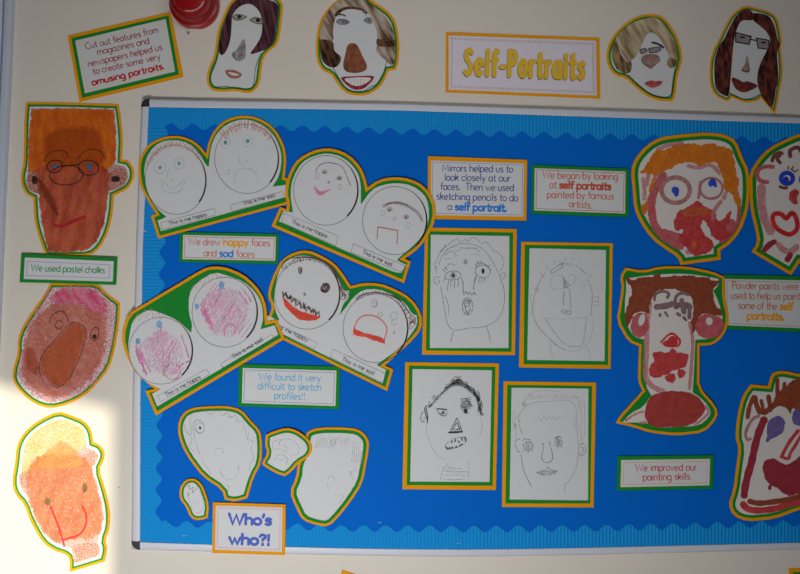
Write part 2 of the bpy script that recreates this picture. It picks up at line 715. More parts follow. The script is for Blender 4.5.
# ---------------------------------------------------------------- stroke lettering
def arc(cx, cy, rx, ry, a0, a1, n=10):
    return [(cx + rx * math.cos(R(a0 + (a1 - a0) * i / n)), cy + ry * math.sin(R(a0 + (a1 - a0) * i / n))) for i in range(n + 1)]


def O(cx=2.3, cy=2.5, rx=2.2, ry=2.5):
    return arc(cx, cy, rx, ry, 0, 360, 18)


GL = {
    'a': ([O(), [(4.5, 5), (4.5, 0)]], 5.6), 'b': ([O(2.5), [(.3, 8), (.3, 0)]], 5.6),
    'c': ([arc(2.4, 2.5, 2.3, 2.5, 50, 310)], 4.6), 'd': ([O(), [(4.5, 8), (4.5, 0)]], 5.6),
    'e': ([[(.2, 2.6), (4.5, 2.6)] + arc(2.35, 2.5, 2.2, 2.5, 0, 315)], 5.4),
    'f': ([[(3.4, 7.8), (2.3, 8), (1.5, 7.2), (1.4, 6), (1.4, 0)], [(.2, 5), (3, 5)]], 3.6),
    'g': ([O(), [(4.5, 5), (4.5, -1)] + arc(2.5, -1, 2, 1.8, 0, -140, 6)], 5.6),
    'h': ([[(.4, 8), (.4, 0)], arc(2.4, 3.2, 1.9, 1.8, 180, 0, 8) + [(4.3, 0)]], 5.4),
    'i': ([[(.6, 5), (.6, 0)], [(.6, 6.6), (.6, 7.3)]], 2.0), 'j': ([[(1.2, 5), (1.2, -1.5), (0, -2.6)], [(1.2, 6.6), (1.2, 7.3)]], 2.4),
    'k': ([[(.4, 8), (.4, 0)], [(.4, 2.6), (2.6, 5), (3.6, 4.2), (2.8, 3), (1.2, 2.6), (4, 0)]], 4.8),
    'l': ([[(.6, 8), (.6, 0)]], 2.0),
    'm': ([[(.4, 5), (.4, 0)], arc(2, 3.3, 1.6, 1.7, 180, 0, 6) + [(3.6, 0)], arc(5.2, 3.3, 1.6, 1.7, 180, 0, 6) + [(6.8, 0)]], 7.9),
    'n': ([[(.4, 5), (.4, 0)], arc(2.4, 3.2, 1.9, 1.8, 180, 0, 8) + [(4.3, 0)]], 5.4),
    'o': ([O()], 5.2), 'p': ([O(2.5), [(.3, 5), (.3, -3)]], 5.6), 'q': ([O(), [(4.5, 5), (4.5, -3)]], 5.6),
    'r': ([[(.4, 5), (.4, 0)], [(.4, 3.4), (1.2, 4.7), (2.6, 5)]], 3.4),
    's': ([[(3.4, 4.4), (2.2, 5), (.8, 4.6), (.6, 3.5), (2, 2.7), (3.4, 1.9), (3.2, .6), (1.8, 0), (.4, .6)]], 4.4),
    't': ([[(1.4, 7.4), (1.4, .6), (2, 0), (3, .2)], [(.2, 5), (2.9, 5)]], 3.6),
    'u': ([[(.4, 5), (.4, 1.9)] + arc(2.3, 1.9, 1.9, 1.9, 180, 360, 8) + [(4.2, 5)], [(4.2, 2), (4.2, 0)]], 5.4),
    'v': ([[(.2, 5), (2.2, 0), (4.2, 5)]], 5.0), 'w': ([[(.2, 5), (1.9, 0), (3.4, 4.4), (4.9, 0), (6.6, 5)]], 7.4),
    'x': ([[(.2, 5), (4, 0)], [(4, 5), (.2, 0)]], 4.8), 'y': ([[(.2, 5), (2.2, 0.4)], [(4.2, 5), (1.2, -3)]], 5.0),
    'z': ([[(.3, 5), (3.9, 5), (.3, 0), (4, 0)]], 4.8),
    'C': ([arc(3.4, 4, 3.2, 4, 50, 310)], 6.8), 'M': ([[(.4, 0), (1, 8), (3.9, 1.6), (6.8, 8), (7.4, 0)]], 8.8),
    'T': ([[(0, 8), (5.6, 8)], [(2.8, 8), (2.8, 0)]], 6.2), 'W': ([[(.2, 8), (2.5, 0), (4.7, 7.2), (6.9, 0), (9.2, 8)]], 10.2),
    'P': ([[(.6, 0), (.6, 8), (2.6, 8)] + arc(2.6, 5.9, 2.3, 2.1, 90, -90, 8) + [(.6, 3.8)]], 5.8),
    'S': ([[(4.6, 7.1), (3, 8), (1.2, 7.6), (.5, 6.2), (1.4, 4.8), (3.4, 3.7), (4.6, 2.2), (3.8, .6), (2.1, 0), (.3, .8)]], 5.8),
    '.': ([[(.7, -.2), (.7, 1.2)]], 2.4), '!': ([[(.8, 8), (.8, 3.6)], [(.8, 0), (.8, 1.1)]], 2.6),
    '?': ([[(.4, 6.6), (1, 7.8), (2.4, 8), (3.7, 7.2), (3.6, 5.8), (2.2, 4.6), (2.1, 3.6)], [(2.1, 0), (2.1, .9)]], 4.8),
    "'": ([[(1, 8.2), (.6, 6)]], 2.0), '-': ([[(.2, 2.8), (2.8, 2.8)]], 3.6), ' ': ([], 3.0),
}


def text_runs(runs, f, a, b, xh, w, track=0.0):
    """runs: [(string, material, weight)] set on the baseline a->b; returns {material: [(stroke, width)]}"""
    (ax, ay), (bx, by) = fr(f, [a, b])
    s = FRAMES[f][2]
    xh /= s
    total = 0
    for txt, m, wt in runs:
        for ch in txt:
            total += GL[ch][1] * (1.0 + .16 * (wt > 1.3)) + track
    total -= 1 + track
    ux, uy = (bx - ax) / total, (by - ay) / total
    ln = math.hypot(bx - ax, by - ay)
    nx, ny = (by - ay) / ln * xh / 5, -(bx - ax) / ln * xh / 5
    out = []
    cur = 0
    for txt, m, wt in runs:
        k = 1.0 + .16 * (wt > 1.3)
        for ch in txt:
            st, adv = GL[ch]
            for sp in st:
                out.append((m, [(ax + ux * (cur + x * k) + nx * y, ay + uy * (cur + x * k) + ny * y) for x, y in sp], w * wt))
            cur += adv * k + track
    return out


def letter_part(parent, strokes, y, name='lettering', shadow=None):
    by = {}
    for m, sp, w in strokes:
        by.setdefault(m, []).append((sp, w))
    for m, L in by.items():
        g = Geo()
        k = 0
        dy = -1.4e-5 if max(w for _, w in L) > 1.6 else 1e-4 / (3 * len(L) + 1)
        for sp, w in L:
            g.ribbon(sp, w, y + dy * k)
            k += 1
            if w > 1.6:          # rounded ends on heavy lettering
                for e in (sp[0], sp[-1]):
                    g.prism(ell(e[0], e[1], w / 2, w / 2, 10), y + dy * k)
                    k += 1
        g.build(name, MATS[m], parent)


def quad_frame(g, q, w, y):
    g.ribbon(q, w, y, closed=True)


def lerp_quad(q, d):
    return inset(q, d)


# pigments whose patches fade out at the edge, and whose outlines are uneven (in photograph pixels)
FEATHER = dict(bright_orange_pastel=1.5, red_brown_pastel=9, terracotta_pastel=2.5, brown_smudge_pastel=3.5, light_terracotta_pastel=2, pink_pastel=4,
               washed_pink_pastel=3, salmon_pastel=6, burnt_pastel=2, rust_smudge_pastel=4, cream_pastel=3, orange_skin_pastel=5,
               golden_pastel=5, neck_pastel=2.5, pink_shading=6, orange_tint_paint=2.5)
ROUGH = dict(bright_orange_pastel=.7, terracotta_pastel=.8, pink_pastel=1.2, washed_pink_pastel=.8, salmon_pastel=.8, cream_pastel=.8, orange_skin_pastel=.8,
             orange_paint=.9, coral_red_paint=.7, brown_paint=.7, brick_paint=.35, plum_red_paint=.5, violet_paint=.4, blue_paint=.4, rose_paint=.4, vermilion_crayon=.4)
YL = 0.0006     # thickness of a sheet


SUB = dict(iris='eye', pupil='eye', eyelash='eye', eyelid='eye', teeth='mouth', tooth_gap='teeth_', lip_line='mouth', nostril='nose', nose_outline='nose', circle_shading='drawn_circle', moustache='beard', ear_hole='ear', eye_shadow='eye', lens='glasses_', letter_shadow='x', collar_tip='collar')
SPLIT = {'forehead', 'moustache', 'light_shading', 'eye', 'iris', 'pupil', 'ear', 'ear_hole', 'cheek', 'eyebrow', 'mouth', 'nose', 'nostril', 'lens', 'eye_ring', 'shirt_mark', 'eyelid', 'shading', 'collar_tip', 'nose_outline'}


class Sheet:
    """something made of paper on the wall or the board: layers of card, then marks"""
    def __init__(self, name, label, cat, outline, lift, group=None):
        cx = sum(p[0] for p in outline) / len(outline)
        cy = sum(p[1] for p in outline) / len(outline)
        self.y = lift
        self.parts = []
        p = W(cx, cy, lift)
        self.root = thing(name, label, cat, p, group)

    def layer(self, name, pts, m, th=0.0007, label=None):
        self.y -= th
        return Geo().prism(pts, self.y, th * .98).build(name, m, self.root, label=label)

    def marks(self, name, m, strokes=(), fills=(), label=None, f='P', w=1.0, smooth=True, rings=(), parent=None):
        self.y -= 0.00012
        s = FRAMES[f][2]
        items = []
        for p in fills:
            q = fr(f, p)
            items.append(('f', catmull(q, True, 4) if smooth and len(q) > 3 else q, 0))
        for st in strokes:
            ww = w
            if isinstance(st, tuple) and isinstance(st[1], (int, float)) and isinstance(st[0], list):
                st, ww = st
            q = fr(f, st)
            items.append(('s', catmull(q, False, 4) if smooth else q, ww))
        for st in rings:
            ww = w
            if isinstance(st, tuple):
                st, ww = st
            items.append(('r', fr(f, st), ww))
        # features that lie apart become parts of their own
        pad = 0.9 if name in SPLIT or (name == 'hair' and fills and not strokes) else 1e6
        boxes = [(min(p[0] for p in q) - pad, min(p[1] for p in q) - pad, max(p[0] for p in q) + pad, max(p[1] for p in q) + pad) for _, q, _ in items]
        grp = list(range(len(items)))
        for i in range(len(items)):
            for j in range(i):
                a, b = boxes[i], boxes[j]
                if a[0] < b[2] and b[0] < a[2] and a[1] < b[3] and b[1] < a[3] and grp[i] != grp[j]:
                    gi, gj = grp[i], grp[j]
                    grp = [gj if k == gi else k for k in grp]
        last = None
        for k in sorted(set(grp)):
            g = Geo()
            for n, (kind, q, ww) in enumerate(items):
                if grp[n] != k:
                    continue
                yy = self.y + min(1.5e-5, 1.05e-4 / len(items)) * n
                if kind == 'f':
                    soft = FEATHER.get(m, 0) if isinstance(m, str) else 0
                    rough = ROUGH.get(m, 0) if isinstance(m, str) else 0
                    if rough and abs(area(q)) > 30:
                        q = ragged(q, rough)
                    if soft and abs(area(q)) > 300:
                        g.feathered(q, yy, soft)
                    else:
                        g.prism(q, yy)
                elif kind == 's' and ww >= 1.7:
                    g.brush(q, ww, yy)
                else:
                    g.ribbon(q, ww, yy, closed=(kind == 'r'))
            mem = [q for n, (_, q, _w) in enumerate(items) if grp[n] == k]
            cx = sum(p[0] for q in mem for p in q) / sum(len(q) for q in mem)
            cy = sum(p[1] for q in mem for p in q) / sum(len(q) for q in mem)
            par = self.root
            cand = [(math.hypot(cx - x, cy - y), o) for nm, x, y, o in self.parts if nm == SUB.get(name)]
            if cand:
                par = min(cand, key=lambda t: t[0])[1]
            last = g.build(name, MATS[m] if isinstance(m, str) else m, par, label=label)
            if par is self.root:
                self.parts.append((name, cx, cy, last))
        return last


def C(name, col, **k):
    chalk(name, col, **k)
    return name


def flat(name, col):
    mat(name, col, .6, .06, 80)
    return name


BOARD = BF - 0.0030
WALL = -0.0003


def caption(name, label, f, outer, inner, lift, lines, outer_m, mid=None, line=None, xh=14, w=.75, group=None):
    s = Sheet(name, label, 'sign', fr(f, outer), lift, group)
    s.layer('backing_card', fr(f, outer), outer_m, .0012)
    if mid:
        s.layer('green_card', fr(f, mid), GRN)
    s.layer('paper', fr(f, inner), WHITE)
    if line:
        q, m, lw = line
        g = Geo(); s.y -= .00012
        g.ribbon(fr(f, q), lw, s.y, closed=True)
        g.build('printed_border', MATS[m], s.root)
    s.y -= .00012
    st = []
    for runs, a, b in lines:
        st += text_runs(runs, f, a, b, xh, w)
    letter_part(s.root, st, s.y)
    return s


# text colours
flat('maroon_ink', (165, 28, 52)); flat('green_ink', (52, 150, 92)); flat('orange_red_ink', (205, 84, 50))
flat('amber_ink', (240, 165, 25)); flat('blue_ink', (30, 130, 225)); flat('pale_blue_ink', (82, 178, 222))
flat('navy_ink', (62, 72, 158)); flat('violet_blue_ink', (66, 96, 196)); flat('lilac_ink', (178, 160, 200))
flat('straw_ink', (232, 212, 130)); flat('rose_ink', (232, 150, 160)); flat('gold_ink', (232, 188, 44)); flat('mid_gold_ink', (170, 165, 130))
flat('rust_ink', (206, 100, 62)); flat('brown_orange_ink', (200, 110, 62)); flat('dark_olive_ink', (60, 66, 50)); flat('crimson_ink', (196, 38, 50))
flat('steel_ink', (120, 130, 190))

G_CAP = 'printed captions mounted on card'

caption('caption_sign', 'tilted sign on the wall about cut out features and amusing portraits', 'H6',
        [(46, 155), (668, 11), (746, 405), (118, 556)], [(92, 185), (638, 54), (695, 371), (150, 503)], WALL,
        [([('Cut out features from', 'maroon_ink', 1)], (158, 238), (594, 136)),
         ([('magazines and', 'maroon_ink', 1)], (228, 272), (540, 202)),
         ([('newspapers helped us', 'maroon_ink', 1)], (172, 343), (618, 240)),
         ([('to create some very', 'maroon_ink', 1)], (202, 390), (606, 298)),
         ([('amusing portraits.', 'crimson_ink', 1.9)], (196, 456), (634, 354))],
        YELG, [(68, 171), (655, 32), (718, 389), (133, 531)],
        ([(116, 202), (622, 80), (676, 356), (166, 482)], 'straw_ink', .6), xh=24, w=.8, group=G_CAP)

caption('caption_sign', 'narrow green edged sign on the wall about pastel chalks', 'B6',
        [(72, 12), (396, 26), (392, 118), (66, 109)], [(84, 25), (384, 38), (381, 107), (80, 98)], WALL - .0065,
        [([('We used pastel chalks', 'green_ink', 1.15)], (105, 70), (353, 79))],
        GRN, None, ([(92, 38), (372, 50), (369, 95), (90, 86)], 'lilac_ink', .7), xh=14, w=.8, group=G_CAP)

caption('caption_sign', 'green edged sign reading we drew happy faces and sad faces', 'H7',
        [(29, 21), (329, 27), (327, 118), (28, 112)], [(40, 30), (320, 36), (318, 108), (38, 103)], BOARD,
        [([('We drew ', 'orange_red_ink', 1), ('happy', 'amber_ink', 1.95), (' faces', 'orange_red_ink', 1)], (55, 60), (301, 64)),
         ([('and ', 'orange_red_ink', 1), ('sad', 'blue_ink', 1.95), (' faces', 'orange_red_ink', 1)], (102, 94), (254, 98))],
        GRN, None, ([(45, 35), (315, 41), (313, 103), (43, 98)], 'orange_red_ink', .5), xh=13, w=.75, group=G_CAP)

caption('caption_sign', 'green edged sign reading we found it very difficult to sketch profiles', 'H7',
        [(208, 420), (515, 428), (511, 557), (206, 548)], [(220, 432), (503, 440), (500, 547), (217, 538)], BOARD,
        [([('We found it very', 'pale_blue_ink', 1)], (268, 468), (454, 473)),
         ([('difficult to sketch', 'pale_blue_ink', 1)], (265, 496), (456, 501)),
         ([('profiles!!', 'pale_blue_ink', 1)], (315, 525), (408, 529))],
        GRN, None, ([(226, 438), (497, 446), (494, 541), (223, 532)], 'steel_ink', .5), xh=13.5, w=.85, group=G_CAP)

caption('caption_sign', 'amber edged sign about mirrors and sketching pencils', 'C6',
        [(63, 21), (408, 34), (405, 246), (61, 240)], [(74, 36), (397, 46), (394, 232), (72, 226)], BOARD,
        [([('Mirrors helped us to', 'navy_ink', 1)], (112, 74), (357, 78)),
         ([('look closely at our', 'navy_ink', 1)], (120, 106), (348, 110)),
         ([('faces.  Then we used', 'navy_ink', 1)], (106, 138), (360, 143)),
         ([('sketching pencils to do', 'navy_ink', 1)], (92, 172), (374, 178)),
         ([('a ', 'navy_ink', 1), ('self portrait.', 'blue_ink', 2)], (131, 208), (335, 214))],
        YELG, None, ([(79, 42), (392, 52), (389, 226), (77, 220)], 'steel_ink', .45), xh=15.5, w=.85, group=G_CAP)

caption('caption_sign', 'green edged sign reading we began by looking at self portraits', 'C6',
        [(424, 51), (763, 65), (761, 234), (422, 222)], [(434, 63), (750, 75), (748, 221), (432, 210)], BOARD,
        [([('We began by looking', 'rust_ink', 1)], (460, 98), (722, 104)),
         ([('at ', 'rust_ink', 1), ('self portraits', 'orange_red_ink', 2)], (485, 132), (698, 139)),
         ([('painted by famous', 'rust_ink', 1)], (477, 166), (707, 172)),
         ([('artists.', 'rust_ink', 1)], (553, 198), (632, 204))],
        GRN, None, ([(441, 69), (745, 81), (742, 215), (438, 204)], 'crimson_ink', .5), xh=15.5, w=.85, group=G_CAP)

caption('caption_sign', 'green edged sign about powder paints at the right of the board', 'D2',
        [(385, 61), (646, 66), (645, 240), (387, 230)], [(388, 74), (634, 79), (633, 228), (390, 218)], BOARD,
        [([('Powder paints were', 'brown_orange_ink', 1)], (410, 105), (615, 108)),
         ([('used to help us paint', 'brown_orange_ink', 1)], (405, 136), (620, 139)),
         ([('some of the ', 'brown_orange_ink', 1), ('self', 'amber_ink', 2)], (428, 167), (598, 171)),
         ([('portraits.', 'amber_ink', 2)], (457, 199), (571, 203))],
        GRN, None, ([(394, 80), (629, 85), (628, 222), (395, 212)], 'brown_orange_ink', .4), xh=14, w=.85, group=G_CAP)

caption('caption_sign', 'small green edged sign reading we improved our painting skills', 'D3',
        [(47, 258), (305, 255), (303, 345), (45, 351)], [(57, 268), (295, 265), (293, 336), (55, 341)], BOARD,
        [([('We improved our', 'crimson_ink', 1)], (95, 298), (259, 296)),
         ([('painting skills', 'crimson_ink', 1)], (115, 323), (241, 321))],
        GRN, None, ([(64, 275), (288, 272), (286, 329), (62, 334)], 'amber_ink', .5), xh=12, w=.8, group=G_CAP)

caption('question_sign', "amber edged sign with bold blue Who's who lettering on the lower rail", 'C5',
        [(165, 350), (392, 357), (390, 515), (163, 508)], [(174, 360), (382, 366), (380, 505), (172, 498)], -0.0182,
        [([("Who's", 'violet_blue_ink', 1)], (214, 417), (345, 421)),
         ([('who?!', 'violet_blue_ink', 1)], (215, 479), (342, 484))],
        YELG, None, ([(181, 367), (375, 373), (373, 498), (179, 491)], 'rose_ink', .6), xh=19.5, w=2.8)


def title():
    f = 'G8'
    s = Sheet('title_sign', 'orange edged title sign reading Self-Portraits in fat gold letters', 'sign',
              fr(f, [(28, 34), (773, 62), (777, 357), (27, 326)]), WALL)
    s.layer('backing_card', fr(f, [(28, 34), (773, 62), (777, 357), (27, 326)]), YELG, .0012)
    s.layer('paper', fr(f, [(42, 50), (757, 76), (759, 342), (42, 313)]), mat('lilac_white_paper', (226, 218, 232), .6, .02, 30, .1))
    # dashed printed border
    q = [(58, 66), (742, 92), (745, 326), (56, 298)]
    g = Geo(); s.y -= .00012
    for i in range(4):
        a, b = q[i], q[(i + 1) % 4]
        n = int(math.hypot(b[0] - a[0], b[1] - a[1]) / 15.5)
        for k in range(n + 1):
            u = k / n
            x, y = a[0] + (b[0] - a[0]) * u, a[1] + (b[1] - a[1]) * u
            g.ribbon(fr(f, [(x - 5, y - 6), (x + 5, y + 6)]), .75, s.y)
    g.build('dashed_border', MATS['mid_gold_ink'], s.root)
    for dx, dy, m, nm in ((-2.2, 3.5, 'dark_olive_ink', 'letter_shadow'), (0, 0, 'gold_ink', 'lettering')):
        s.y -= .0006
        st = text_runs([('Self-Portraits', m, 1)], f, (119 + dx, 238 + dy), (694 + dx, 258 + dy), 74, 4.6, track=2.2)
        letter_part(s.root, st, s.y, nm)


title()


# ---------------------------------------------------------------- shaped mounts
def mounted(name, label, f, outline, lift, group, w1=2.2, w2=2.1, sm='chaikin', paper=None, paper_m=None):
    q = fr(f, outline)
    q = chaikin(q, 1) if sm == 'chaikin' else (catmull(q, True, 3) if sm == 'cat' else q)
    s = Sheet(name, label, 'picture', q, lift, group)
    s.layer('amber_card', q, YEL, .0012)
    s.layer('green_card', inset(q, w1), GRN)
    pp = fr(f, paper) if paper else inset(q, w1 + w2)
    if paper:
        pp = chaikin(pp, 1)
    s.layer('paper', pp, paper_m or WHITE)
    s.paper = pp
    return s


G_MAG = 'magazine cut-out portraits above the board'
CREAM = mat('offwhite_paper', (226, 226, 226), .65, .03, 40, .2)
C('dark_plum_hair', (44, 22, 30), cover=1.4, scale=300, col2=(104, 62, 74), stretch=(1, 1, .12), rotz=12, cscale=130)
C('light_brown_hair', (196, 180, 164), cover=1.5, scale=300, col2=(96, 66, 46), stretch=(1, 1, .2), rotz=35, cscale=70)
C('dark_brown_hair', (40, 26, 20), cover=1.5, scale=300, col2=(112, 78, 54), stretch=(1, 1, .3), rotz=25, cscale=90)
C('blond_hair', (208, 192, 160), cover=1.5, scale=300, col2=(140, 118, 86), stretch=(1, 1, .2), rotz=35, cscale=70)
C('dark_blond_hair', (92, 72, 48), cover=1.5, scale=300, col2=(168, 142, 104), stretch=(1, 1, .25), rotz=15, cscale=110)  # darker blond tone of the printed hair
C('auburn_hair', (46, 19, 20), cover=1.5, scale=300, col2=(116, 58, 50), stretch=(1, 1, .35), rotz=10, cscale=110)
C('grey_print', (168, 164, 166), cover=1.5, col2=(122, 116, 120), cscale=60)
C('skin_print', (150, 92, 66), cover=1.5, col2=(120, 66, 44), cscale=60)
C('pale_skin_print', (176, 144, 134), cover=1.5, col2=(142, 110, 102), cscale=60)
C('lip_pink', (186, 120, 110), cover=1.5, col2=(150, 90, 84), cscale=120)
C('lip_berry', (170, 56, 90), cover=1.5, col2=(120, 34, 56), cscale=120)
C('lip_coral', (196, 96, 92), cover=1.5, col2=(160, 72, 70), cscale=120)
C('lip_brown', (132, 60, 50), cover=1.5, col2=(96, 40, 34), cscale=120)
C('green_lid', (176, 182, 176), cover=1.5, col2=(140, 150, 142), cscale=150)
flat('teeth_print', (226, 220, 214)); flat('iris_brown', (60, 34, 30)); flat('iris_grey', (110, 116, 124)); flat('eye_white', (206, 208, 212))
flat('nostril_print', (90, 80, 84)); flat('brow_print', (50, 34, 32)); flat('lens_print', (150, 140, 142)); flat('nose_side_print', (110, 66, 58))

# woman with dark bob
s = mounted('collage_portrait', 'magazine collage face with dark plum bob and grey nose beside the fire alarm', 'G1',
            [(175, 8), (150, 52), (126, 110), (104, 165), (92, 240), (82, 320), (52, 385), (37, 440), (44, 492), (72, 522), (140, 527), (200, 520), (275, 537), (318, 520), (345, 472),
             (352, 400), (364, 330), (402, 290), (440, 262), (460, 200), (468, 120), (478, 40), (468, 5), (420, -30), (340, -45), (240, -35)], WALL, G_MAG)
s.marks('cut_outline', INK, f='G1', w=.65, strokes=[[(102, 322), (90, 368), (64, 430), (66, 475), (92, 498), (150, 496), (210, 508), (285, 506), (308, 480), (318, 400), (330, 350), (350, 305)]])
s.marks('hair', 'dark_plum_hair', f='G1', fills=[[(195, 12), (165, 65), (135, 140), (114, 225), (106, 285), (120, 315), (142, 305), (165, 260), (178, 200), (182, 130), (190, 82), (228, 38), (280, 22), (320, 42), (348, 85), (357, 150),
                                                 (350, 205), (325, 255), (290, 308), (345, 297), (400, 270), (428, 230), (440, 150), (452, 60), (444, 22), (400, 0), (330, -22), (250, -18)]])
e = s.marks('eye', 'green_lid', f='G1', fills=[[(186, 98), (208, 82), (240, 84), (274, 98), (240, 115), (205, 118)]])
s.marks('iris', 'iris_brown', f='G1', fills=[ell(226, 97, 12, 11, 12)], parent=None)
s.marks('eye', 'green_lid', f='G1', fills=[[(283, 115), (312, 98), (355, 108), (354, 140), (312, 133)]])
s.marks('iris', 'iris_brown', f='G1', fills=[ell(333, 116, 14, 12, 12)])
s.marks('eyelid', 'brow_print', f='G1', w=.6, rings=[[(186, 98), (208, 83), (240, 85), (266, 97), (240, 113), (205, 116)], [(286, 115), (312, 99), (354, 109), (353, 138), (312, 131)]])
s.marks('nose', 'grey_print', f='G1', fills=[[(238, 236), (258, 232), (260, 328), (215, 350), (184, 310), (214, 280)]])
s.marks('nostril', 'nostril_print', f='G1', w=1.0, strokes=[[(184, 314), (198, 334), (214, 346)]])
s.marks('mouth', 'lip_pink', f='G1', fills=[[(145, 405), (185, 401), (205, 406), (241, 428), (215, 450), (178, 448), (155, 430)]])
s.marks('teeth', 'teeth_print', f='G1', fills=[[(160, 416), (190, 417), (226, 430), (192, 434)]])

# broad smile
s = mounted('collage_portrait', 'magazine collage face with brown nose and wide toothy smile', 'G2',
            [(150, 5), (95, 55), (52, 128), (35, 215), (33, 310), (46, 368), (75, 408), (118, 422), (150, 470), (195, 528), (258, 550), (330, 545), (382, 518), (422, 475), (452, 405), (492, 400), (507, 365),
             (515, 270), (505, 170), (480, 100), (432, 52), (360, 8), (330, -22), (240, -32), (180, -18)], WALL, G_MAG)
s.marks('cut_outline', INK, f='G2', w=.65, strokes=[[(130, 385), (160, 438), (200, 498), (240, 522), (310, 522), (345, 500), (380, 484), (420, 420), (440, 352)]])
s.marks('hair', 'light_brown_hair', f='G2', fills=[
    [(175, 0), (220, 5), (240, 42), (190, 55), (150, 95), (132, 170), (129, 240), (58, 232), (62, 160), (90, 85), (130, 35)],
    [(238, 45), (220, 3), (300, -2), (350, 25), (420, 82), (468, 150), (486, 235), (440, 240), (390, 225), (380, 170), (345, 95), (310, 60)],
    [(388, 262), (440, 262), (488, 258), (490, 320), (472, 374), (430, 345), (384, 300)]])
s.marks('hair', 'dark_brown_hair', f='G2', fills=[
    [(58, 232), (129, 240), (140, 290), (178, 330), (162, 375), (130, 388), (90, 370), (64, 328)],
    [(386, 222), (440, 236), (486, 232), (488, 262), (440, 268), (388, 264)],
    [(140, 85), (160, 60), (200, 40), (250, 38), (300, 50), (320, 70), (300, 62), (240, 52), (190, 62), (152, 95)]])
s.marks('eyebrow', 'brow_print', f='G2', w=1.3, strokes=[[(165, 84), (185, 84), (205, 93)], [(302, 70), (326, 72), (318, 84)]])
s.marks('eye', 'grey_print', f='G2', fills=[[(150, 128), (165, 112), (200, 113), (228, 127), (205, 142), (170, 143)]])
s.marks('eye', 'grey_print', f='G2', fills=[[(308, 118), (330, 100), (352, 110), (354, 136), (325, 133)]])
s.marks('iris', 'iris_grey', f='G2', fills=[ell(192, 127, 11, 9, 12), ell(338, 118, 10, 9, 12)])
s.marks('eyelash', 'brow_print', f='G2', w=.6, strokes=[[(150, 128), (165, 112), (200, 113), (228, 127)], [(308, 118), (330, 100), (352, 110)]])
s.marks('nose', 'skin_print', f='G2', fills=[[(215, 262), (245, 248), (272, 262), (300, 320), (326, 375), (315, 405), (265, 419), (210, 410), (190, 375), (202, 315)]])
s.marks('nostril', 'nose_side_print', f='G2', w=1.2, strokes=[[(196, 392), (212, 408), (230, 408)], [(275, 413), (300, 408), (318, 396)]])
s.marks('mouth', 'lip_berry', f='G2', fills=[[(180, 445), (260, 438), (364, 438), (342, 480), (300, 511), (250, 513), (205, 482)]])
s.marks('teeth', 'teeth_print', f='G2', fills=[[(205, 450), (345, 446), (320, 478), (270, 494), (228, 480)]])
s.marks('tooth_gap', 'grey_print', f='G2', w=.35, strokes=[[(x, 452), (x + (x - 272) * -.08, 486)] for x in (232, 252, 271, 290, 310)])

# blond hair, small glasses
s = mounted('collage_portrait', 'magazine collage face with blond hair and small glasses right of the title sign', 'G3',
            [(285, 22), (215, 34), (150, 72), (90, 128), (50, 190), (34, 260), (48, 330), (90, 378), (148, 390), (200, 440), (275, 500), (350, 522), (412, 524), (432, 498), (442, 385), (462, 325),
             (474, 268), (456, 185), (428, 128), (390, 68), (345, 30)], WALL, G_MAG)
s.marks('cut_outline', INK, f='G3', w=.7, strokes=[[(160, 370), (220, 430), (300, 488), (350, 500), (404, 490), (422, 430), (430, 335)]])
s.marks('hair', 'blond_hair', f='G3', fills=[[(285, 44), (205, 65), (130, 115), (90, 170), (110, 230), (130, 262), (160, 300), (178, 290), (218, 252), (245, 190), (268, 142), (300, 130), (340, 160), (370, 210), (395, 262), (385, 308),
                                              (402, 332), (436, 322), (446, 260), (430, 180), (395, 120), (350, 62), (312, 44)]])
s.marks('hair', 'dark_blond_hair', f='G3', fills=[[(88, 170), (66, 240), (80, 310), (110, 350), (150, 366), (180, 345), (178, 292), (160, 300), (125, 262), (108, 220)], [(388, 290), (386, 310), (402, 332), (434, 322), (440, 290), (410, 275)]])
s.marks('eyebrow', 'brow_print', f='G3', w=2.0, strokes=[[(294, 186), (325, 192), (350, 204), (366, 220)]])
s.marks('lens', 'lens_print', f='G3', fills=[[(230, 226), (262, 223), (268, 240), (236, 250)], [(282, 221), (344, 212), (347, 228), (325, 242), (285, 243)]])
s.marks('glasses', INK, f='G3', w=.8, rings=[[(228, 226), (262, 221), (270, 240), (236, 252)], [(281, 220), (345, 210), (349, 229), (325, 244), (284, 245)]], strokes=[[(266, 230), (283, 228)]])
s.marks('nose', 'pale_skin_print', f='G3', fills=[[(245, 262), (290, 252), (335, 262), (344, 295), (312, 320), (292, 340), (262, 320), (236, 298)]])
s.marks('nostril', 'nose_side_print', f='G3', w=.9, strokes=[[(258, 318), (272, 318), (290, 328), (308, 316), (322, 312)]])
s.marks('mouth', 'lip_coral', f='G3', fills=[[(256, 420), (295, 404), (315, 410), (352, 406), (354, 424), (312, 446), (280, 441)]])
s.marks('lip_line', 'lip_berry', f='G3', w=.5, strokes=[[(258, 420), (300, 422), (352, 412)]])

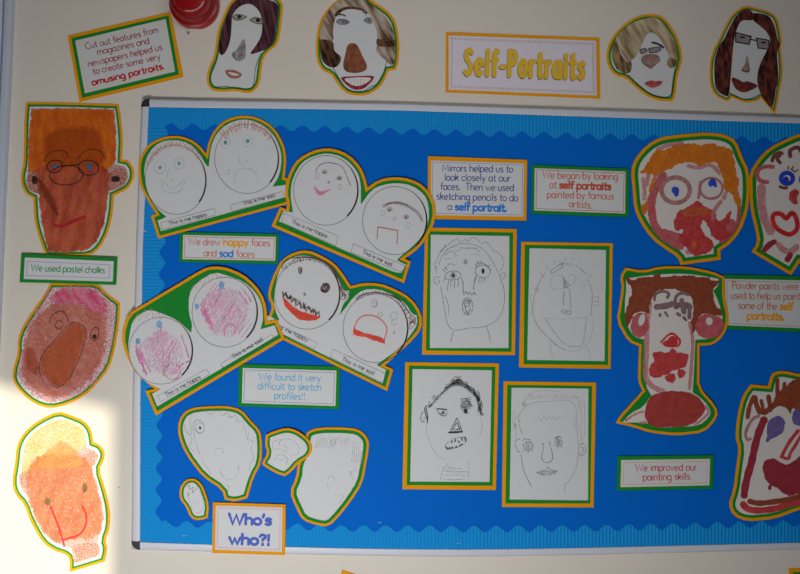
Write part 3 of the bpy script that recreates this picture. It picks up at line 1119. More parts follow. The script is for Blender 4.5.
# long auburn hair, dark glasses
s = mounted('collage_portrait', 'magazine collage face with long auburn hair and dark rectangular glasses', 'G4',
            [(222, 26), (162, 68), (125, 130), (95, 198), (64, 250), (47, 330), (49, 420), (74, 476), (130, 506), (148, 500), (158, 484), (220, 513), (280, 506), (304, 490), (340, 530), (374, 572), (386, 520), (398, 440),
             (413, 380), (409, 300), (401, 235), (409, 210), (400, 150), (385, 88), (350, 60), (290, 42)], WALL, G_MAG, w1=1.8, w2=1.5)
s.marks('cut_outline', INK, f='G4', w=.7, strokes=[[(146, 462), (200, 490), (250, 492), (302, 470)]])
s.marks('hair', 'auburn_hair', f='G4', fills=[
    [(265, 66), (232, 44), (182, 78), (148, 136), (122, 190), (90, 240), (72, 310), (73, 400), (84, 450), (130, 480), (145, 468), (152, 400), (160, 300), (170, 200), (190, 130), (215, 102), (265, 100)],
    [(265, 66), (338, 78), (372, 130), (388, 200), (400, 222), (385, 260), (388, 330), (391, 390), (378, 450), (360, 532), (322, 500), (292, 440), (286, 380), (300, 320), (328, 262), (350, 205), (332, 160), (300, 130), (265, 100)]])
s.marks('lens', 'lens_print', f='G4', fills=[[(178, 165), (252, 182), (243, 220), (180, 208)], [(283, 192), (342, 202), (342, 243), (292, 238)]], smooth=False)
s.marks('eye', 'iris_brown', f='G4', fills=[ell(212, 186, 14, 5, 10), ell(316, 212, 13, 5, 10)])
s.marks('glasses', INK, f='G4', w=1.2, rings=[[(178, 162), (255, 182), (245, 222), (178, 209)], [(281, 190), (344, 201), (344, 246), (290, 240)]], strokes=[[(253, 196), (283, 203)]], smooth=False)
s.marks('nose', 'pale_skin_print', f='G4', fills=[[(235, 276), (243, 310), (249, 350), (235, 362), (205, 350), (224, 320)]])
s.marks('nostril', 'nose_side_print', f='G4', w=1.2, strokes=[[(208, 350), (222, 354), (236, 360), (248, 350)]])
s.marks('mouth', 'lip_brown', f='G4', fills=[[(158, 388), (195, 398), (215, 410), (240, 406), (287, 428), (250, 452), (210, 460), (172, 435)]])
s.marks('lip_line', 'brow_print', f='G4', w=.6, strokes=[[(165, 405), (215, 418), (285, 428)]])

# ---------------------------------------------------------------- pastel portraits
G_PAS = 'pastel chalk portraits down the left wall'
C('bright_orange_pastel', (224, 112, 18), cover=.88, scale=330, soft=.14, col2=(204, 88, 16), cscale=60, stretch=(1, 1, .4), rotz=10)
C('red_brown_pastel', (176, 72, 26), cover=.85, scale=300, soft=.25, col2=(186, 84, 22), cscale=40)
C('terracotta_pastel', (206, 98, 62), cover=.84, scale=380, soft=.2, col2=(170, 62, 38), cscale=45, stretch=(1, 1, .3), rotz=-8)
C('light_terracotta_pastel', (206, 112, 78), cover=.42, scale=420, soft=.2, col2=(190, 86, 60), cscale=40)
C('brick_red_pastel', (178, 30, 48), cover=.7, scale=420, soft=.2)
C('black_pastel', (34, 26, 24), cover=.85, scale=700, soft=.2)
C('blue_pastel', (74, 96, 124), cover=.9, scale=500)
C('brown_smudge_pastel', (120, 50, 28), cover=.5, scale=260, soft=.3)
s = mounted('pastel_portrait', 'square topped orange pastel chalk face with round glasses and ears', 'B5',
            [(93, 8), (180, 8), (300, 11), (426, 15), (433, 60), (441, 140), (437, 213), (462, 218), (482, 250), (478, 290), (455, 322), (408, 343), (405, 400), (390, 470), (360, 530), (320, 560), (165, 560), (145, 510),
             (124, 440), (119, 352), (92, 338), (75, 302), (75, 262), (84, 232), (86, 150), (88, 60)], WALL, G_PAS)
s.marks('skin_wash', 'light_terracotta_pastel', fills=[inset(s.paper, .9)], smooth=False)
s.marks('hair', 'bright_orange_pastel', f='B5', smooth=False, fills=[[(110, 30), (250, 26), (411, 30), (419, 120), (418, 215), (386, 260), (150, 262), (96, 258), (98, 150)]])
s.marks('face', 'terracotta_pastel', f='B5', fills=[[(136, 240), (250, 225), (378, 235), (396, 300), (384, 400), (372, 460), (345, 512), (300, 545), (180, 548), (156, 492), (141, 400), (132, 320)]])
s.marks('forehead', 'red_brown_pastel', f='B5', fills=[[(165, 110), (250, 85), (350, 95), (382, 160), (378, 240), (250, 250), (150, 240), (148, 160)]])
s.marks('ear', 'light_terracotta_pastel', f='B5', fills=[[(138, 255), (105, 262), (92, 290), (102, 322), (138, 330)]])
s.marks('ear', 'light_terracotta_pastel', f='B5', fills=[[(385, 262), (432, 240), (460, 256), (462, 288), (440, 318), (385, 328)]])
s.marks('cheek', 'brown_smudge_pastel', f='B5', fills=[[(130, 280), (160, 290), (200, 350), (215, 420), (180, 400), (145, 340)]])
s.marks('ear_hole', 'black_pastel', f='B5', fills=[[(118, 272), (132, 278), (134, 296), (122, 302), (114, 290)], [(402, 275), (424, 274), (430, 288), (412, 294), (400, 290)]])
s.marks('eye', 'blue_pastel', f='B5', fills=[ell(197, 238, 11, 9, 12), ell(320, 238, 11, 12, 12)])
s.marks('glasses', 'black_pastel', f='B5', w=1.0, rings=[ell(196, 238, 28, 22, 24, -15), ell(318, 243, 37, 27, 24, 5)], strokes=[[(222, 240), (250, 234), (282, 232)]])
s.marks('nose', 'black_pastel', f='B5', w=.9, rings=[ell(238, 270, 60, 35, 30, -4)])
s.marks('eyebrow', 'black_pastel', f='B5', w=.7, strokes=[[(158, 222), (172, 195), (205, 182), (235, 186), (246, 208)], [(280, 212), (300, 186), (330, 176), (360, 185), (380, 210)]])
s.marks('mouth', 'brick_red_pastel', f='B5', w=3.2, strokes=[[(190, 450), (225, 452), (262, 435), (308, 418)]])

C('pink_pastel', (220, 66, 116), cover=.66, scale=330, soft=.15, col2=(230, 128, 158), cscale=60, stretch=(1, 1, .3), rotz=40)
C('washed_pink_pastel', (226, 140, 150), cover=.42, scale=300, soft=.2, cscale=60, stretch=(1, 1, .5), rotz=-40)
C('salmon_pastel', (196, 98, 66), cover=.62, scale=330, soft=.2, col2=(214, 130, 104), cscale=40, stretch=(1, 1, .35), rotz=35)
C('burnt_pastel', (200, 102, 60), cover=.72, scale=330, soft=.2, col2=(188, 88, 52), cscale=50, stretch=(1, 1, .35), rotz=20)
C('rust_smudge_pastel', (178, 78, 40), cover=.55, scale=300, soft=.25)
s = mounted('pastel_portrait', 'pink haired oval pastel chalk face with one huge long nose', 'B6',
            [(170, 112), (330, 112), (365, 150), (406, 180), (403, 250), (386, 345), (370, 398), (330, 450), (288, 492), (230, 522), (170, 536), (118, 521), (70, 482), (41, 440), (45, 398), (60, 350), (59, 302), (75, 260),
             (110, 205), (150, 150)], WALL, G_PAS)
s.marks('washed_skin', 'washed_pink_pastel', f='B6', fills=[[(170, 122), (318, 118), (370, 162), (398, 205), (384, 330), (345, 425), (280, 490), (185, 522), (110, 500), (54, 430), (68, 325), (84, 255), (132, 178)]])
s.marks('face', 'salmon_pastel', f='B6', fills=[[(165, 175), (230, 165), (330, 180), (372, 230), (368, 335), (330, 425), (262, 488), (185, 514), (112, 488), (62, 425), (68, 325), (98, 235)]])
s.marks('hair', 'pink_pastel', f='B6', fills=[[(190, 128), (310, 122), (365, 170), (372, 215), (320, 222), (270, 195), (200, 190), (160, 180)]])
s.marks('cheek', 'rust_smudge_pastel', f='B6', fills=[[(80, 325), (120, 330), (140, 400), (120, 430), (80, 400)]])
s.marks('nose', 'burnt_pastel', f='B6', fills=[[(225, 258), (252, 244), (285, 262), (290, 292), (265, 370), (230, 448), (190, 463), (150, 440), (132, 400), (146, 350), (190, 300)]])
s.marks('nose_outline', 'black_pastel', f='B6', w=.8, strokes=[[(215, 455), (190, 464), (150, 440), (132, 400), (146, 350), (190, 300), (225, 258), (252, 244), (285, 262), (290, 292), (268, 365), (232, 440)]])
s.marks('eye', 'black_pastel', f='B6', w=.8, strokes=[[(167, 248), (172, 225), (190, 212), (208, 206), (222, 218), (232, 242)], [(182, 250), (192, 264), (208, 262), (212, 246), (200, 238), (188, 246)]])
s.marks('eye', 'black_pastel', f='B6', w=.8, rings=[ell(320, 284, 14, 23, 20, 15)], fills=[ell(319, 293, 7, 8, 10)])
s.marks('mouth', 'washed_pink_pastel', f='B6', w=3, strokes=[[(140, 420), (190, 470), (250, 460), (280, 430)]])

C('cream_pastel', (240, 208, 136), cover=.7, scale=260, soft=.25, col2=(244, 226, 176), cscale=30)
C('orange_skin_pastel', (206, 112, 60), cover=.6, scale=330, soft=.2, col2=(226, 140, 88), cscale=50, stretch=(1, 1, .3), rotz=-15)
C('golden_pastel', (222, 150, 84), cover=.5, scale=300, soft=.25, col2=(236, 178, 104), cscale=40)
C('neck_pastel', (212, 126, 86), cover=.32, scale=380, soft=.22)
C('red_crayon', (222, 48, 56), cover=.8, scale=600, soft=.2)
C('hazel_pastel', (120, 90, 60), cover=.9, scale=600, soft=.2)
s = mounted('pastel_portrait', 'pale haired orange pastel chalk face in the bright sun patch', 'B7',
            [(192, 37), (130, 65), (80, 105), (55, 150), (50, 210), (39, 270), (50, 312), (80, 342), (100, 400), (140, 470), (180, 498), (215, 508), (230, 522), (230, 568), (345, 533), (355, 490), (346, 465), (363, 420),
             (363, 360), (346, 290), (326, 230), (342, 200), (346, 172), (328, 147), (308, 140), (302, 100), (280, 70), (232, 50)], WALL, G_PAS, w1=2.3, w2=1.9)
s.marks('skin_wash', 'neck_pastel', fills=[inset(s.paper, 1.5)], smooth=False)
s.marks('hair', 'cream_pastel', f='B7', fills=[[(190, 58), (125, 90), (80, 140), (68, 215), (70, 250), (110, 240), (200, 190), (270, 170), (288, 140), (282, 95), (235, 65)]])
s.marks('face', 'orange_skin_pastel', f='B7', fills=[[(95, 200), (150, 170), (270, 175), (312, 220), (334, 290), (350, 360), (346, 430), (310, 466), (240, 472), (180, 480), (120, 425), (84, 335), (78, 265)]])
s.marks('forehead', 'golden_pastel', f='B7', fills=[[(120, 190), (165, 145), (205, 125), (250, 150), (280, 190), (270, 230), (180, 240), (115, 235)]])
s.marks('ear', 'neck_pastel', f='B7', fills=[[(280, 190), (300, 168), (322, 178), (320, 205), (295, 225), (278, 215)], [(62, 250), (85, 235), (105, 250), (100, 285), (72, 288)]])
s.marks('neck', 'neck_pastel', f='B7', fills=[[(238, 475), (325, 470), (328, 515), (300, 530), (240, 542)]])
s.marks('eye', 'hazel_pastel', f='B7', fills=[ell(157, 335, 10, 12, 12), ell(279, 290, 8, 16, 12)])
s.marks('eyelid', 'golden_pastel', f='B7', w=1.0, strokes=[[(134, 330), (145, 315), (170, 312)], [(262, 285), (270, 268), (290, 262)]])
s.marks('mouth', 'red_crayon', f='B7', w=2.1, strokes=[([(166, 350), (184, 395), (200, 440), (213, 486)], 1.8), ([(270, 348), (284, 378), (282, 415), (262, 444), (232, 455), (205, 462)], 1.8)])

# ---------------------------------------------------------------- happy and sad double portraits
G_DBL = 'double portraits with a happy and a sad face'
C('faint_red_pencil', (206, 140, 122), cover=.68, scale=900, soft=.25)
C('teal_pencil', (84, 150, 160), cover=.75, scale=900, soft=.25)
C('rose_pencil', (214, 128, 150), cover=.72, scale=700, soft=.25)
C('brown_pencil', (130, 96, 82), cover=.8, scale=900, soft=.2)
C('dark_brown_pencil', (74, 54, 48), cover=.8, scale=900, soft=.2)
C('sanguine_pencil', (176, 92, 66), cover=.9, scale=900, soft=.2)
C('vermilion_crayon', (226, 66, 44), cover=.85, scale=500, soft=.2)
C('pink_shading', (234, 172, 206), cover=.14, scale=260, soft=.3, stretch=(1, 1, .35), rotz=-20)
C('strong_pink_shading', (226, 128, 180), cover=.45, scale=300, soft=.2, stretch=(1, 1, .3), rotz=-20)
C('pale_blue_pencil', (120, 168, 216), cover=.8, scale=600, soft=.25)
RED2 = C('thin_red_pencil', (196, 92, 92), cover=.8, scale=900, soft=.2)


def circle(s, f, cx, cy, rx, ry, rot=0):
    s.marks('drawn_circle', INKG, f=f, w=.5, rings=[ell(cx, cy, rx, ry, 48, rot)])
    s.marks('circle_shading', INK, f=f, strokes=[], fills=[ell(cx, cy, rx + 1.0, ry + 1.0, 20, rot, -62, 48) + ell(cx - 4.4, cy - 2.4, rx, ry, 20, rot, -62, 48)[::-1]], smooth=False)


def strip(s, f, quad, a, b, txt, w=.5, xh=8.5):
    g = Geo(); s.y -= .00012
    g.ribbon(fr(f, quad), .28, s.y, closed=True)
    g.build('strip_outline', INKG, s.root)
    s.y -= .00012
    MATS['grey_ink'] = INKG; MATS['black_ink'] = INK
    letter_part(s.root, text_runs([(txt, 'black_ink', 1)], f, a, b, xh, w), s.y)


def spikes(p0, p1, n, h, jit=3, bend=0):
    out = []
    for i in range(n):
        u = (i + .5) / n
        x = p0[0] + (p1[0] - p0[0]) * u
        y = p0[1] + (p1[1] - p0[1]) * u - bend * math.sin(math.pi * u)
        out.append([(x + random.uniform(-jit, jit), y + random.uniform(-jit, jit)), (x + random.uniform(-jit, jit), y - h + random.uniform(-jit, jit))])
    return out


def arc_spikes(cx, cy, rx, ry, a0, a1, n, r0=1.0, r1=1.14, jit=3):
    out = []
    for i in range(n):
        a = R(a0 + (a1 - a0) * i / (n - 1))
        out.append([(cx + rx * r0 * math.cos(a) + random.uniform(-jit, jit), cy + ry * r0 * math.sin(a) + random.uniform(-jit, jit)),
                    (cx + rx * r1 * math.cos(a) + random.uniform(-jit, jit), cy + ry * r1 * math.sin(a) + random.uniform(-jit, jit))])
    return out


# upper left pair
s = mounted('double_portrait', 'upper left pair of faces with faint red spiky hair in the board corner', 'C1',
            [(30, 250), (42, 210), (70, 170), (115, 145), (170, 135), (225, 146), (265, 172), (292, 206), (300, 160), (325, 110), (370, 72), (430, 58), (490, 66), (550, 102), (588, 165), (600, 225), (592, 298), (606, 300),
             (608, 398), (108, 531), (80, 443), (100, 436), (64, 380), (38, 330)], -0.0182, G_DBL, 2.5, 2.4,
            paper=[(52, 255), (75, 195), (115, 160), (170, 152), (225, 164), (262, 200), (292, 250), (302, 255), (308, 185), (330, 130), (370, 92), (430, 72), (490, 84), (545, 125), (572, 175), (582, 225), (572, 290), (545, 332),
                   (596, 325), (598, 372), (118, 502), (106, 462), (140, 448), (98, 412), (62, 345)])
circle(s, 'C1', 175, 305, 117, 133, -8); circle(s, 'C1', 447, 225, 123, 133, -5)
strip(s, 'C1', [(118, 470), (322, 415), (327, 440), (122, 497)], (150, 480), (298, 442), 'This is me happy.')
strip(s, 'C1', [(386, 402), (585, 350), (590, 374), (390, 426)], (434, 403), (558, 370), 'This is me sad.')
s.marks('hair', 'faint_red_pencil', f='C1', w=.55, smooth=False, strokes=arc_spikes(175, 305, 117, 133, 205, 320, 44, .93, 1.1, 4) + arc_spikes(447, 225, 123, 133, 222, 320, 48, .86, 1.08, 6))
s.marks('eye', PENL, f='C1', w=.4, rings=[ell(115, 258, 22, 24), ell(188, 243, 20, 22), ell(365, 162, 18, 20), ell(450, 158, 18, 22)])
s.marks('iris', 'teal_pencil', f='C1', fills=[ell(115, 259, 6, 7, 10), ell(188, 243, 6, 7, 10), ell(365, 163, 7, 8, 10), ell(450, 157, 8, 8, 10)])
s.marks('nose', PENL, f='C1', w=.45, strokes=[[(148, 262), (143, 295), (158, 308), (172, 292)], [(418, 215), (420, 240), (440, 246), (452, 225)]])
s.marks('mouth', PENL, f='C1', w=.5, strokes=[[(120, 305), (130, 345), (165, 357), (200, 340), (214, 305)], [(128, 312), (160, 338), (205, 310)], [(400, 318), (405, 280), (440, 262), (475, 272), (492, 312)], [(362, 285), (380, 278), (376, 262)]])

# upper right pair
s = mounted('double_portrait', 'upper middle pair of faces with a small pink smile and a square sad mouth', 'C2',
            [(98, 262), (88, 230), (98, 170), (125, 115), (160, 88), (210, 67), (265, 66), (320, 88), (360, 130), (378, 170), (386, 206), (425, 178), (480, 168), (540, 175), (592, 202), (627, 255), (631, 318), (607, 376), (570, 425),
             (520, 462), (541, 472), (517, 550), (41, 346), (72, 276), (95, 284)], -0.0224, G_DBL, 2.9, 2.5,
            paper=[(108, 225), (118, 170), (150, 115), (195, 92), (245, 82), (300, 98), (345, 140), (362, 185), (362, 268), (400, 215), (440, 196), (490, 190), (545, 198), (590, 230), (606, 270), (606, 330), (580, 385), (540, 425), (498, 458),
                   (492, 468), (524, 484), (510, 512), (486, 512), (68, 328), (84, 290), (118, 296)])
circle(s, 'C2', 237, 217, 116, 125, 0); circle(s, 'C2', 484, 325, 116, 122, 0)
strip(s, 'C2', [(86, 298), (280, 380), (272, 415), (78, 332)], (112, 334), (243, 388), 'This is me happy.')
strip(s, 'C2', [(334, 408), (520, 488), (510, 510), (326, 440)], (366, 443), (474, 490), 'This is me sad.')
s.marks('hair', PENC, f='C2', w=.7, strokes=[[(200, 152), (210, 130), (235, 118), (265, 120), (295, 132), (308, 158), (325, 200)]])
s.marks('hair', 'brown_pencil', f='C2', w=.7, strokes=[[(440, 272), (470, 260), (515, 265), (555, 285), (575, 305), (585, 330)], [(442, 278), (475, 264), (520, 272), (560, 296), (580, 326)], [(450, 268), (490, 258), (530, 268)]])
s.marks('eye', 'brown_pencil', f='C2', w=.5, rings=[ell(232, 150, 9, 7), ell(285, 172, 9, 7), ell(465, 285, 9, 7), ell(524, 312, 9, 7)], fills=[ell(232, 151, 5, 4, 8), ell(285, 173, 5, 4, 8), ell(465, 286, 5, 4, 8), ell(524, 313, 5, 4, 8)])
s.marks('cheek', 'rose_pencil', f='C2', w=.5, rings=[ell(205, 166, 7, 9), ell(288, 205, 7, 8)], fills=[ell(246, 188, 5, 5, 8)])
s.marks('cheek', PENL, f='C2', w=.5, rings=[ell(440, 298, 7, 9), ell(532, 342, 9, 10), ell(483, 317, 6, 6)])
s.marks('mouth', 'rose_pencil', f='C2', fills=[[(193, 202), (203, 210), (218, 221), (255, 212), (238, 224), (222, 235), (204, 228)]])
s.marks('mouth', 'sanguine_pencil', f='C2', w=.8, smooth=False, strokes=[[(420, 392), (423, 348), (494, 361), (491, 410)]])

# lower left pair on a big green sheet
s = mounted('double_portrait', 'lower left pair of pink shaded faces on a large green backing', 'C3',
            [(59, 216), (300, 72), (330, 57), (375, 55), (425, 70), (470, 97), (512, 145), (528, 190), (532, 242), (562, 234), (590, 300), (155, 559), (119, 476), (150, 469), (90, 420), (52, 352), (38, 290)],
            -0.0240, G_DBL, 2.9, 2.0,
            paper=[(60, 330), (66, 285), (75, 240), (100, 216), (136, 200), (180, 216), (225, 235), (262, 268), (274, 280), (278, 250), (266, 215), (266, 150), (290, 112), (352, 73), (400, 88), (450, 105), (490, 140), (512, 180), (518, 230),
                   (508, 268), (556, 254), (568, 286), (160, 528), (142, 486), (170, 470), (110, 438), (72, 385)])
circle(s, 'C3', 172, 340, 108, 113, 0); circle(s, 'C3', 388, 210, 111, 118, 0)
strip(s, 'C3', [(160, 492), (325, 402), (336, 420), (172, 512)], (190, 497), (307, 432), 'This is me happy', xh=9)
strip(s, 'C3', [(374, 384), (545, 285), (556, 300), (385, 402)], (416, 368), (516, 306), 'This is me sad', xh=9)
s.marks('hair', 'faint_red_pencil', f='C3', w=.6, smooth=False, strokes=[[(78, 245), (95, 210), (98, 240), (118, 200), (122, 230), (140, 195), (145, 228), (165, 210), (170, 235), (185, 215)],
                                                                          [(270, 140), (285, 115), (290, 135), (305, 100), (312, 120), (330, 85), (336, 110), (355, 76), (362, 98), (378, 86)]])
s.marks('shading', 'pink_shading', f='C3', fills=[[(95, 300), (170, 255), (240, 290), (262, 350), (240, 420), (180, 440), (110, 400), (80, 350)], [(300, 150), (390, 110), (470, 150), (480, 220), (440, 300), (340, 300), (300, 230)]])
def hatch(x0, y0, x1, y1, dx, dy, n):
    return [[(x0 + (x1 - x0) * i / n - dx + random.uniform(-6, 6), y0 + (y1 - y0) * i / n - dy + random.uniform(-6, 6)), (x0 + (x1 - x0) * i / n + dx + random.uniform(-6, 6), y0 + (y1 - y0) * i / n + dy + random.uniform(-6, 6))] for i in range(n + 1)]


s.marks('light_shading', 'strong_pink_shading', f='C3', w=.8, smooth=False, strokes=hatch(150, 290, 200, 350, 22, -34, 9) + hatch(330, 150, 400, 230, 24, -38, 12) + hatch(180, 380, 240, 420, 12, -24, 6) + hatch(400, 200, 460, 270, 18, -30, 7))
s.marks('cheek', 'strong_pink_shading', f='C3', w=1.6, strokes=hatch(92, 350, 118, 400, 6, 24, 5) + hatch(312, 205, 340, 250, 7, 24, 5) + [[(86, 340), (105, 385), (125, 420)], [(98, 335), (118, 378), (138, 412)], [(240, 285), (255, 330), (270, 370)], [(215, 420), (245, 385), (272, 375)],
                                                                [(305, 200), (325, 235), (345, 265)], [(318, 180), (330, 225), (352, 258)], [(435, 140), (455, 170), (470, 185)], [(445, 130), (465, 155), (478, 178)], [(385, 110), (365, 160), (345, 200)]])
s.marks('eye', 'pale_blue_pencil', f='C3', fills=[ell(166, 251, 10, 12, 12), ell(94, 308, 8, 10, 12), ell(376, 120, 9, 14, 12), ell(293, 191, 7, 10, 12)])
s.marks('nose', PENC, f='C3', w=.5, rings=[ell(382, 230, 4, 5, 10)], strokes=[[(182, 340), (176, 385), (195, 392), (200, 345)]])
s.marks('mouth', RED2, f='C3', w=.6, strokes=[[(178, 405), (190, 428), (215, 438), (234, 420), (235, 396), (222, 388)], [(386, 290), (388, 265), (405, 250), (422, 262), (418, 288)]])

# lower right pair
s = mounted('double_portrait', 'middle pair of faces with ears and open red mouths', 'C4',
            [(33, 272), (45, 238), (27, 205), (35, 160), (55, 110), (80, 68), (125, 42), (175, 36), (225, 58), (270, 86), (298, 122), (326, 165), (370, 154), (430, 155), (490, 178), (542, 208), (580, 262), (581, 318), (547, 360), (490, 412),
             (448, 450), (478, 464), (456, 542), (80, 357), (-5, 314), (-20, 280), (-5, 262)], -0.0196, G_DBL, 2.7, 2.4,
            paper=[(50, 195), (62, 130), (78, 90), (120, 58), (170, 55), (215, 72), (258, 100), (282, 140), (300, 180), (320, 182), (318, 212), (300, 225), (285, 270), (310, 240), (335, 205), (370, 178), (425, 175), (480, 198), (525, 230),
                   (545, 265), (562, 270), (566, 300), (545, 335), (500, 390), (440, 432), (418, 448), (452, 466), (440, 515), (95, 346), (10, 300), (28, 272), (70, 290), (52, 245)])
circle(s, 'C4', 170, 195, 118, 125, 0); circle(s, 'C4', 415, 317, 117, 123, 0)
strip(s, 'C4', [(38, 290), (204, 368), (196, 392), (30, 315)], (30, 300), (172, 366), 'This is me happy.', xh=9)
strip(s, 'C4', [(262, 392), (452, 480), (440, 512), (250, 420)], (292, 432), (406, 484), 'This is me sad', xh=9)
s.marks('hair', 'dark_brown_pencil', f='C4', w=.8, strokes=[[(75, 98), (95, 70), (140, 62), (190, 66), (235, 84), (268, 120), (285, 165), (300, 195)], [(120, 70), (160, 60), (215, 74), (258, 102), (280, 140)], [(150, 62), (205, 66), (262, 100), (290, 160), (296, 205)],
                                                            [(345, 215), (370, 195), (420, 190), (470, 200), (510, 225), (535, 262)], [(360, 200), (410, 188), (460, 196), (500, 214), (545, 275)]])
def scribble(cx, cy, rx, ry, n):
    return [(cx + rx * random.uniform(-1, 1), cy + ry * random.uniform(-1, 1)) for _ in range(n)]


s.marks('eye', 'brown_pencil', f='C4', w=.7, smooth=False, strokes=[scribble(144, 110, 8, 12, 12)])
s.marks('eye', 'dark_brown_pencil', f='C4', w=.7, smooth=False, strokes=[scribble(235, 172, 15, 17, 18)])
s.marks('hair', 'brown_pencil', f='C4', w=.7, smooth=False, strokes=arc_spikes(170, 195, 118, 125, 225, 355, 34, .98, 1.09, 4) + arc_spikes(415, 317, 117, 123, 235, 335, 26, .99, 1.1, 4))
s.marks('ear', 'brown_pencil', f='C4', w=.7, smooth=False, strokes=[scribble(303, 198, 12, 16, 10)])
s.marks('ear', 'brown_pencil', f='C4', w=.7, smooth=False, strokes=[scribble(548, 292, 12, 18, 12)])
s.marks('ear', 'brown_pencil', f='C4', w=.5, strokes=[[(288, 180), (308, 182), (318, 195), (310, 212), (290, 212), (296, 196), (310, 198)], [(530, 282), (548, 272), (556, 290), (550, 310), (536, 318), (540, 296), (552, 288)]])
s.marks('eye', 'dark_brown_pencil', f='C4', w=.8, rings=[ell(144, 110, 6, 11, 12), ell(235, 172, 14, 17, 16, 20), ell(236, 172, 8, 10, 12, 20), ell(234, 173, 17, 14, 16, -30)])
s.marks('eye', PENP, f='C4', w=.5, rings=[ell(410, 228, 10, 14, 14), ell(412, 230, 6, 8, 12), ell(480, 272, 12, 14, 14), ell(482, 296, 10, 10, 12), ell(431, 268, 9, 6, 12)], fills=[ell(481, 333, 4, 4, 8)])
s.marks('nose', 'teal_pencil', f='C4', fills=[ell(160, 195, 5, 6, 10)])
tz = []
for i in range(34):
    u = i / 33
    tz.append((82 + 132 * u + random.uniform(-3, 3), 190 + 78 * u + (13 if i % 2 else -9) * random.uniform(.3, 1.1)))
s.marks('teeth', 'dark_brown_pencil', f='C4', w=1.0, smooth=False, strokes=[tz, tz[3:12], tz[18:30], [(80, 185), (84, 205), (94, 190), (98, 212), (110, 200), (112, 224), (126, 212), (128, 236), (144, 225), (146, 246), (160, 236), (164, 256), (178, 240), (182, 262), (196, 248), (200, 270), (212, 258)]])
s.marks('mouth', 'vermilion_crayon', f='C4', fills=[[(80, 200), (98, 222), (125, 244), (160, 262), (215, 276), (185, 290), (145, 286), (112, 262), (90, 235)]], w=.9,
        strokes=[[(335, 342), (340, 310), (356, 282), (385, 270), (425, 280), (450, 305), (455, 325), (448, 350), (445, 376)]])
s.marks('mouth', 'vermilion_crayon', f='C4', fills=[[(336, 316), (352, 326), (395, 340), (442, 354), (446, 370), (415, 362), (380, 350), (342, 342)]])

# ---------------------------------------------------------------- profile sketches
G_PRO = 'cut out pencil profiles round the question sign'
s = mounted('profile_sketch', 'largest pear shaped pencil profile with one dark pupil', 'G6',
            [(35, 140), (42, 90), (70, 50), (120, 32), (200, 28), (270, 28), (330, 45), (370, 95), (415, 140), (423, 200), (420, 290), (385, 350), (355, 450), (300, 467), (252, 457), (240, 412), (150, 352), (80, 260), (50, 200)],
            BOARD, G_PRO, 2.3, 2.4)
s.marks('hair', PENL, f='G6', w=.5, strokes=[[(88, 70), (120, 60), (160, 52), (190, 66), (215, 48), (240, 72), (262, 56), (280, 82), (300, 70), (312, 100), (335, 100), (340, 135), (362, 140), (358, 180), (380, 190), (372, 235), (385, 260), (368, 300), (366, 330)],
                                             [(345, 120), (352, 170), (362, 200)], [(250, 60), (262, 75), (290, 78)]])
s.marks('brow_line', PENP, f='G6', w=.45, strokes=[[(95, 75), (92, 110), (108, 150), (122, 210), (150, 280), (190, 340)], [(78, 140), (100, 180), (90, 215), (112, 235)], [(66, 115), (75, 150), (98, 155), (92, 130)], [(258, 385), (270, 400), (262, 430)]])
s.marks('eye', PENP, f='G6', w=.5, rings=[ell(137, 127, 20, 24, 20, -20), ell(132, 122, 24, 32, 20, -20)])
s.marks('pupil', PEND, f='G6', fills=[ell(138, 128, 5, 7, 12)])
s.marks('nose', PENL, f='G6', w=.5, strokes=[[(205, 242), (212, 225), (228, 220), (242, 230), (246, 244)]])
s.marks('mouth', PENL, f='G6', w=.55, strokes=[[(230, 315), (238, 345), (262, 366), (292, 360), (312, 335), (316, 300)]])

s = mounted('profile_sketch', 'smallest pencil profile left of the question sign', 'G6',
            [(44, 402), (70, 366), (110, 358), (145, 383), (165, 430), (180, 480), (173, 542), (130, 554), (94, 542), (75, 492), (44, 455)], BOARD - .0028, G_PRO, 2.2, 1.8)
s.marks('hair', PENC, f='G6', w=.5, strokes=[[(72, 400), (90, 392), (88, 412), (108, 400), (102, 425), (124, 405), (122, 395)], [(75, 430), (88, 425), (80, 445)]])
s.marks('face_line', PENL, f='G6', w=.45, strokes=[[(85, 440), (100, 490), (125, 520), (150, 500), (152, 450), (130, 410)], [(108, 465), (114, 480)], [(126, 462), (130, 480)]])

s = mounted('profile_sketch', 'mushroom shaped pencil profile overlapping the large blank one', 'G7',
            [(30, 98), (70, 80), (130, 63), (180, 74), (228, 106), (256, 140), (260, 182), (236, 216), (190, 242), (160, 280), (125, 306), (80, 292), (14, 252), (10, 236), (38, 192), (24, 150)], BOARD - .0045, G_PRO, 2.4, 2.2)
s.marks('face_line', PENL, f='G7', w=.55, strokes=[[(110, 125), (80, 125), (62, 150), (75, 172), (105, 165)], [(95, 150), (105, 125), (150, 122), (185, 145), (196, 170), (185, 195), (150, 205)], [(112, 150), (128, 158), (130, 180), (118, 188), (114, 170)],
                                                  [(70, 228), (92, 200), (115, 200), (135, 215), (132, 250)], [(90, 215), (105, 225), (130, 212)]])

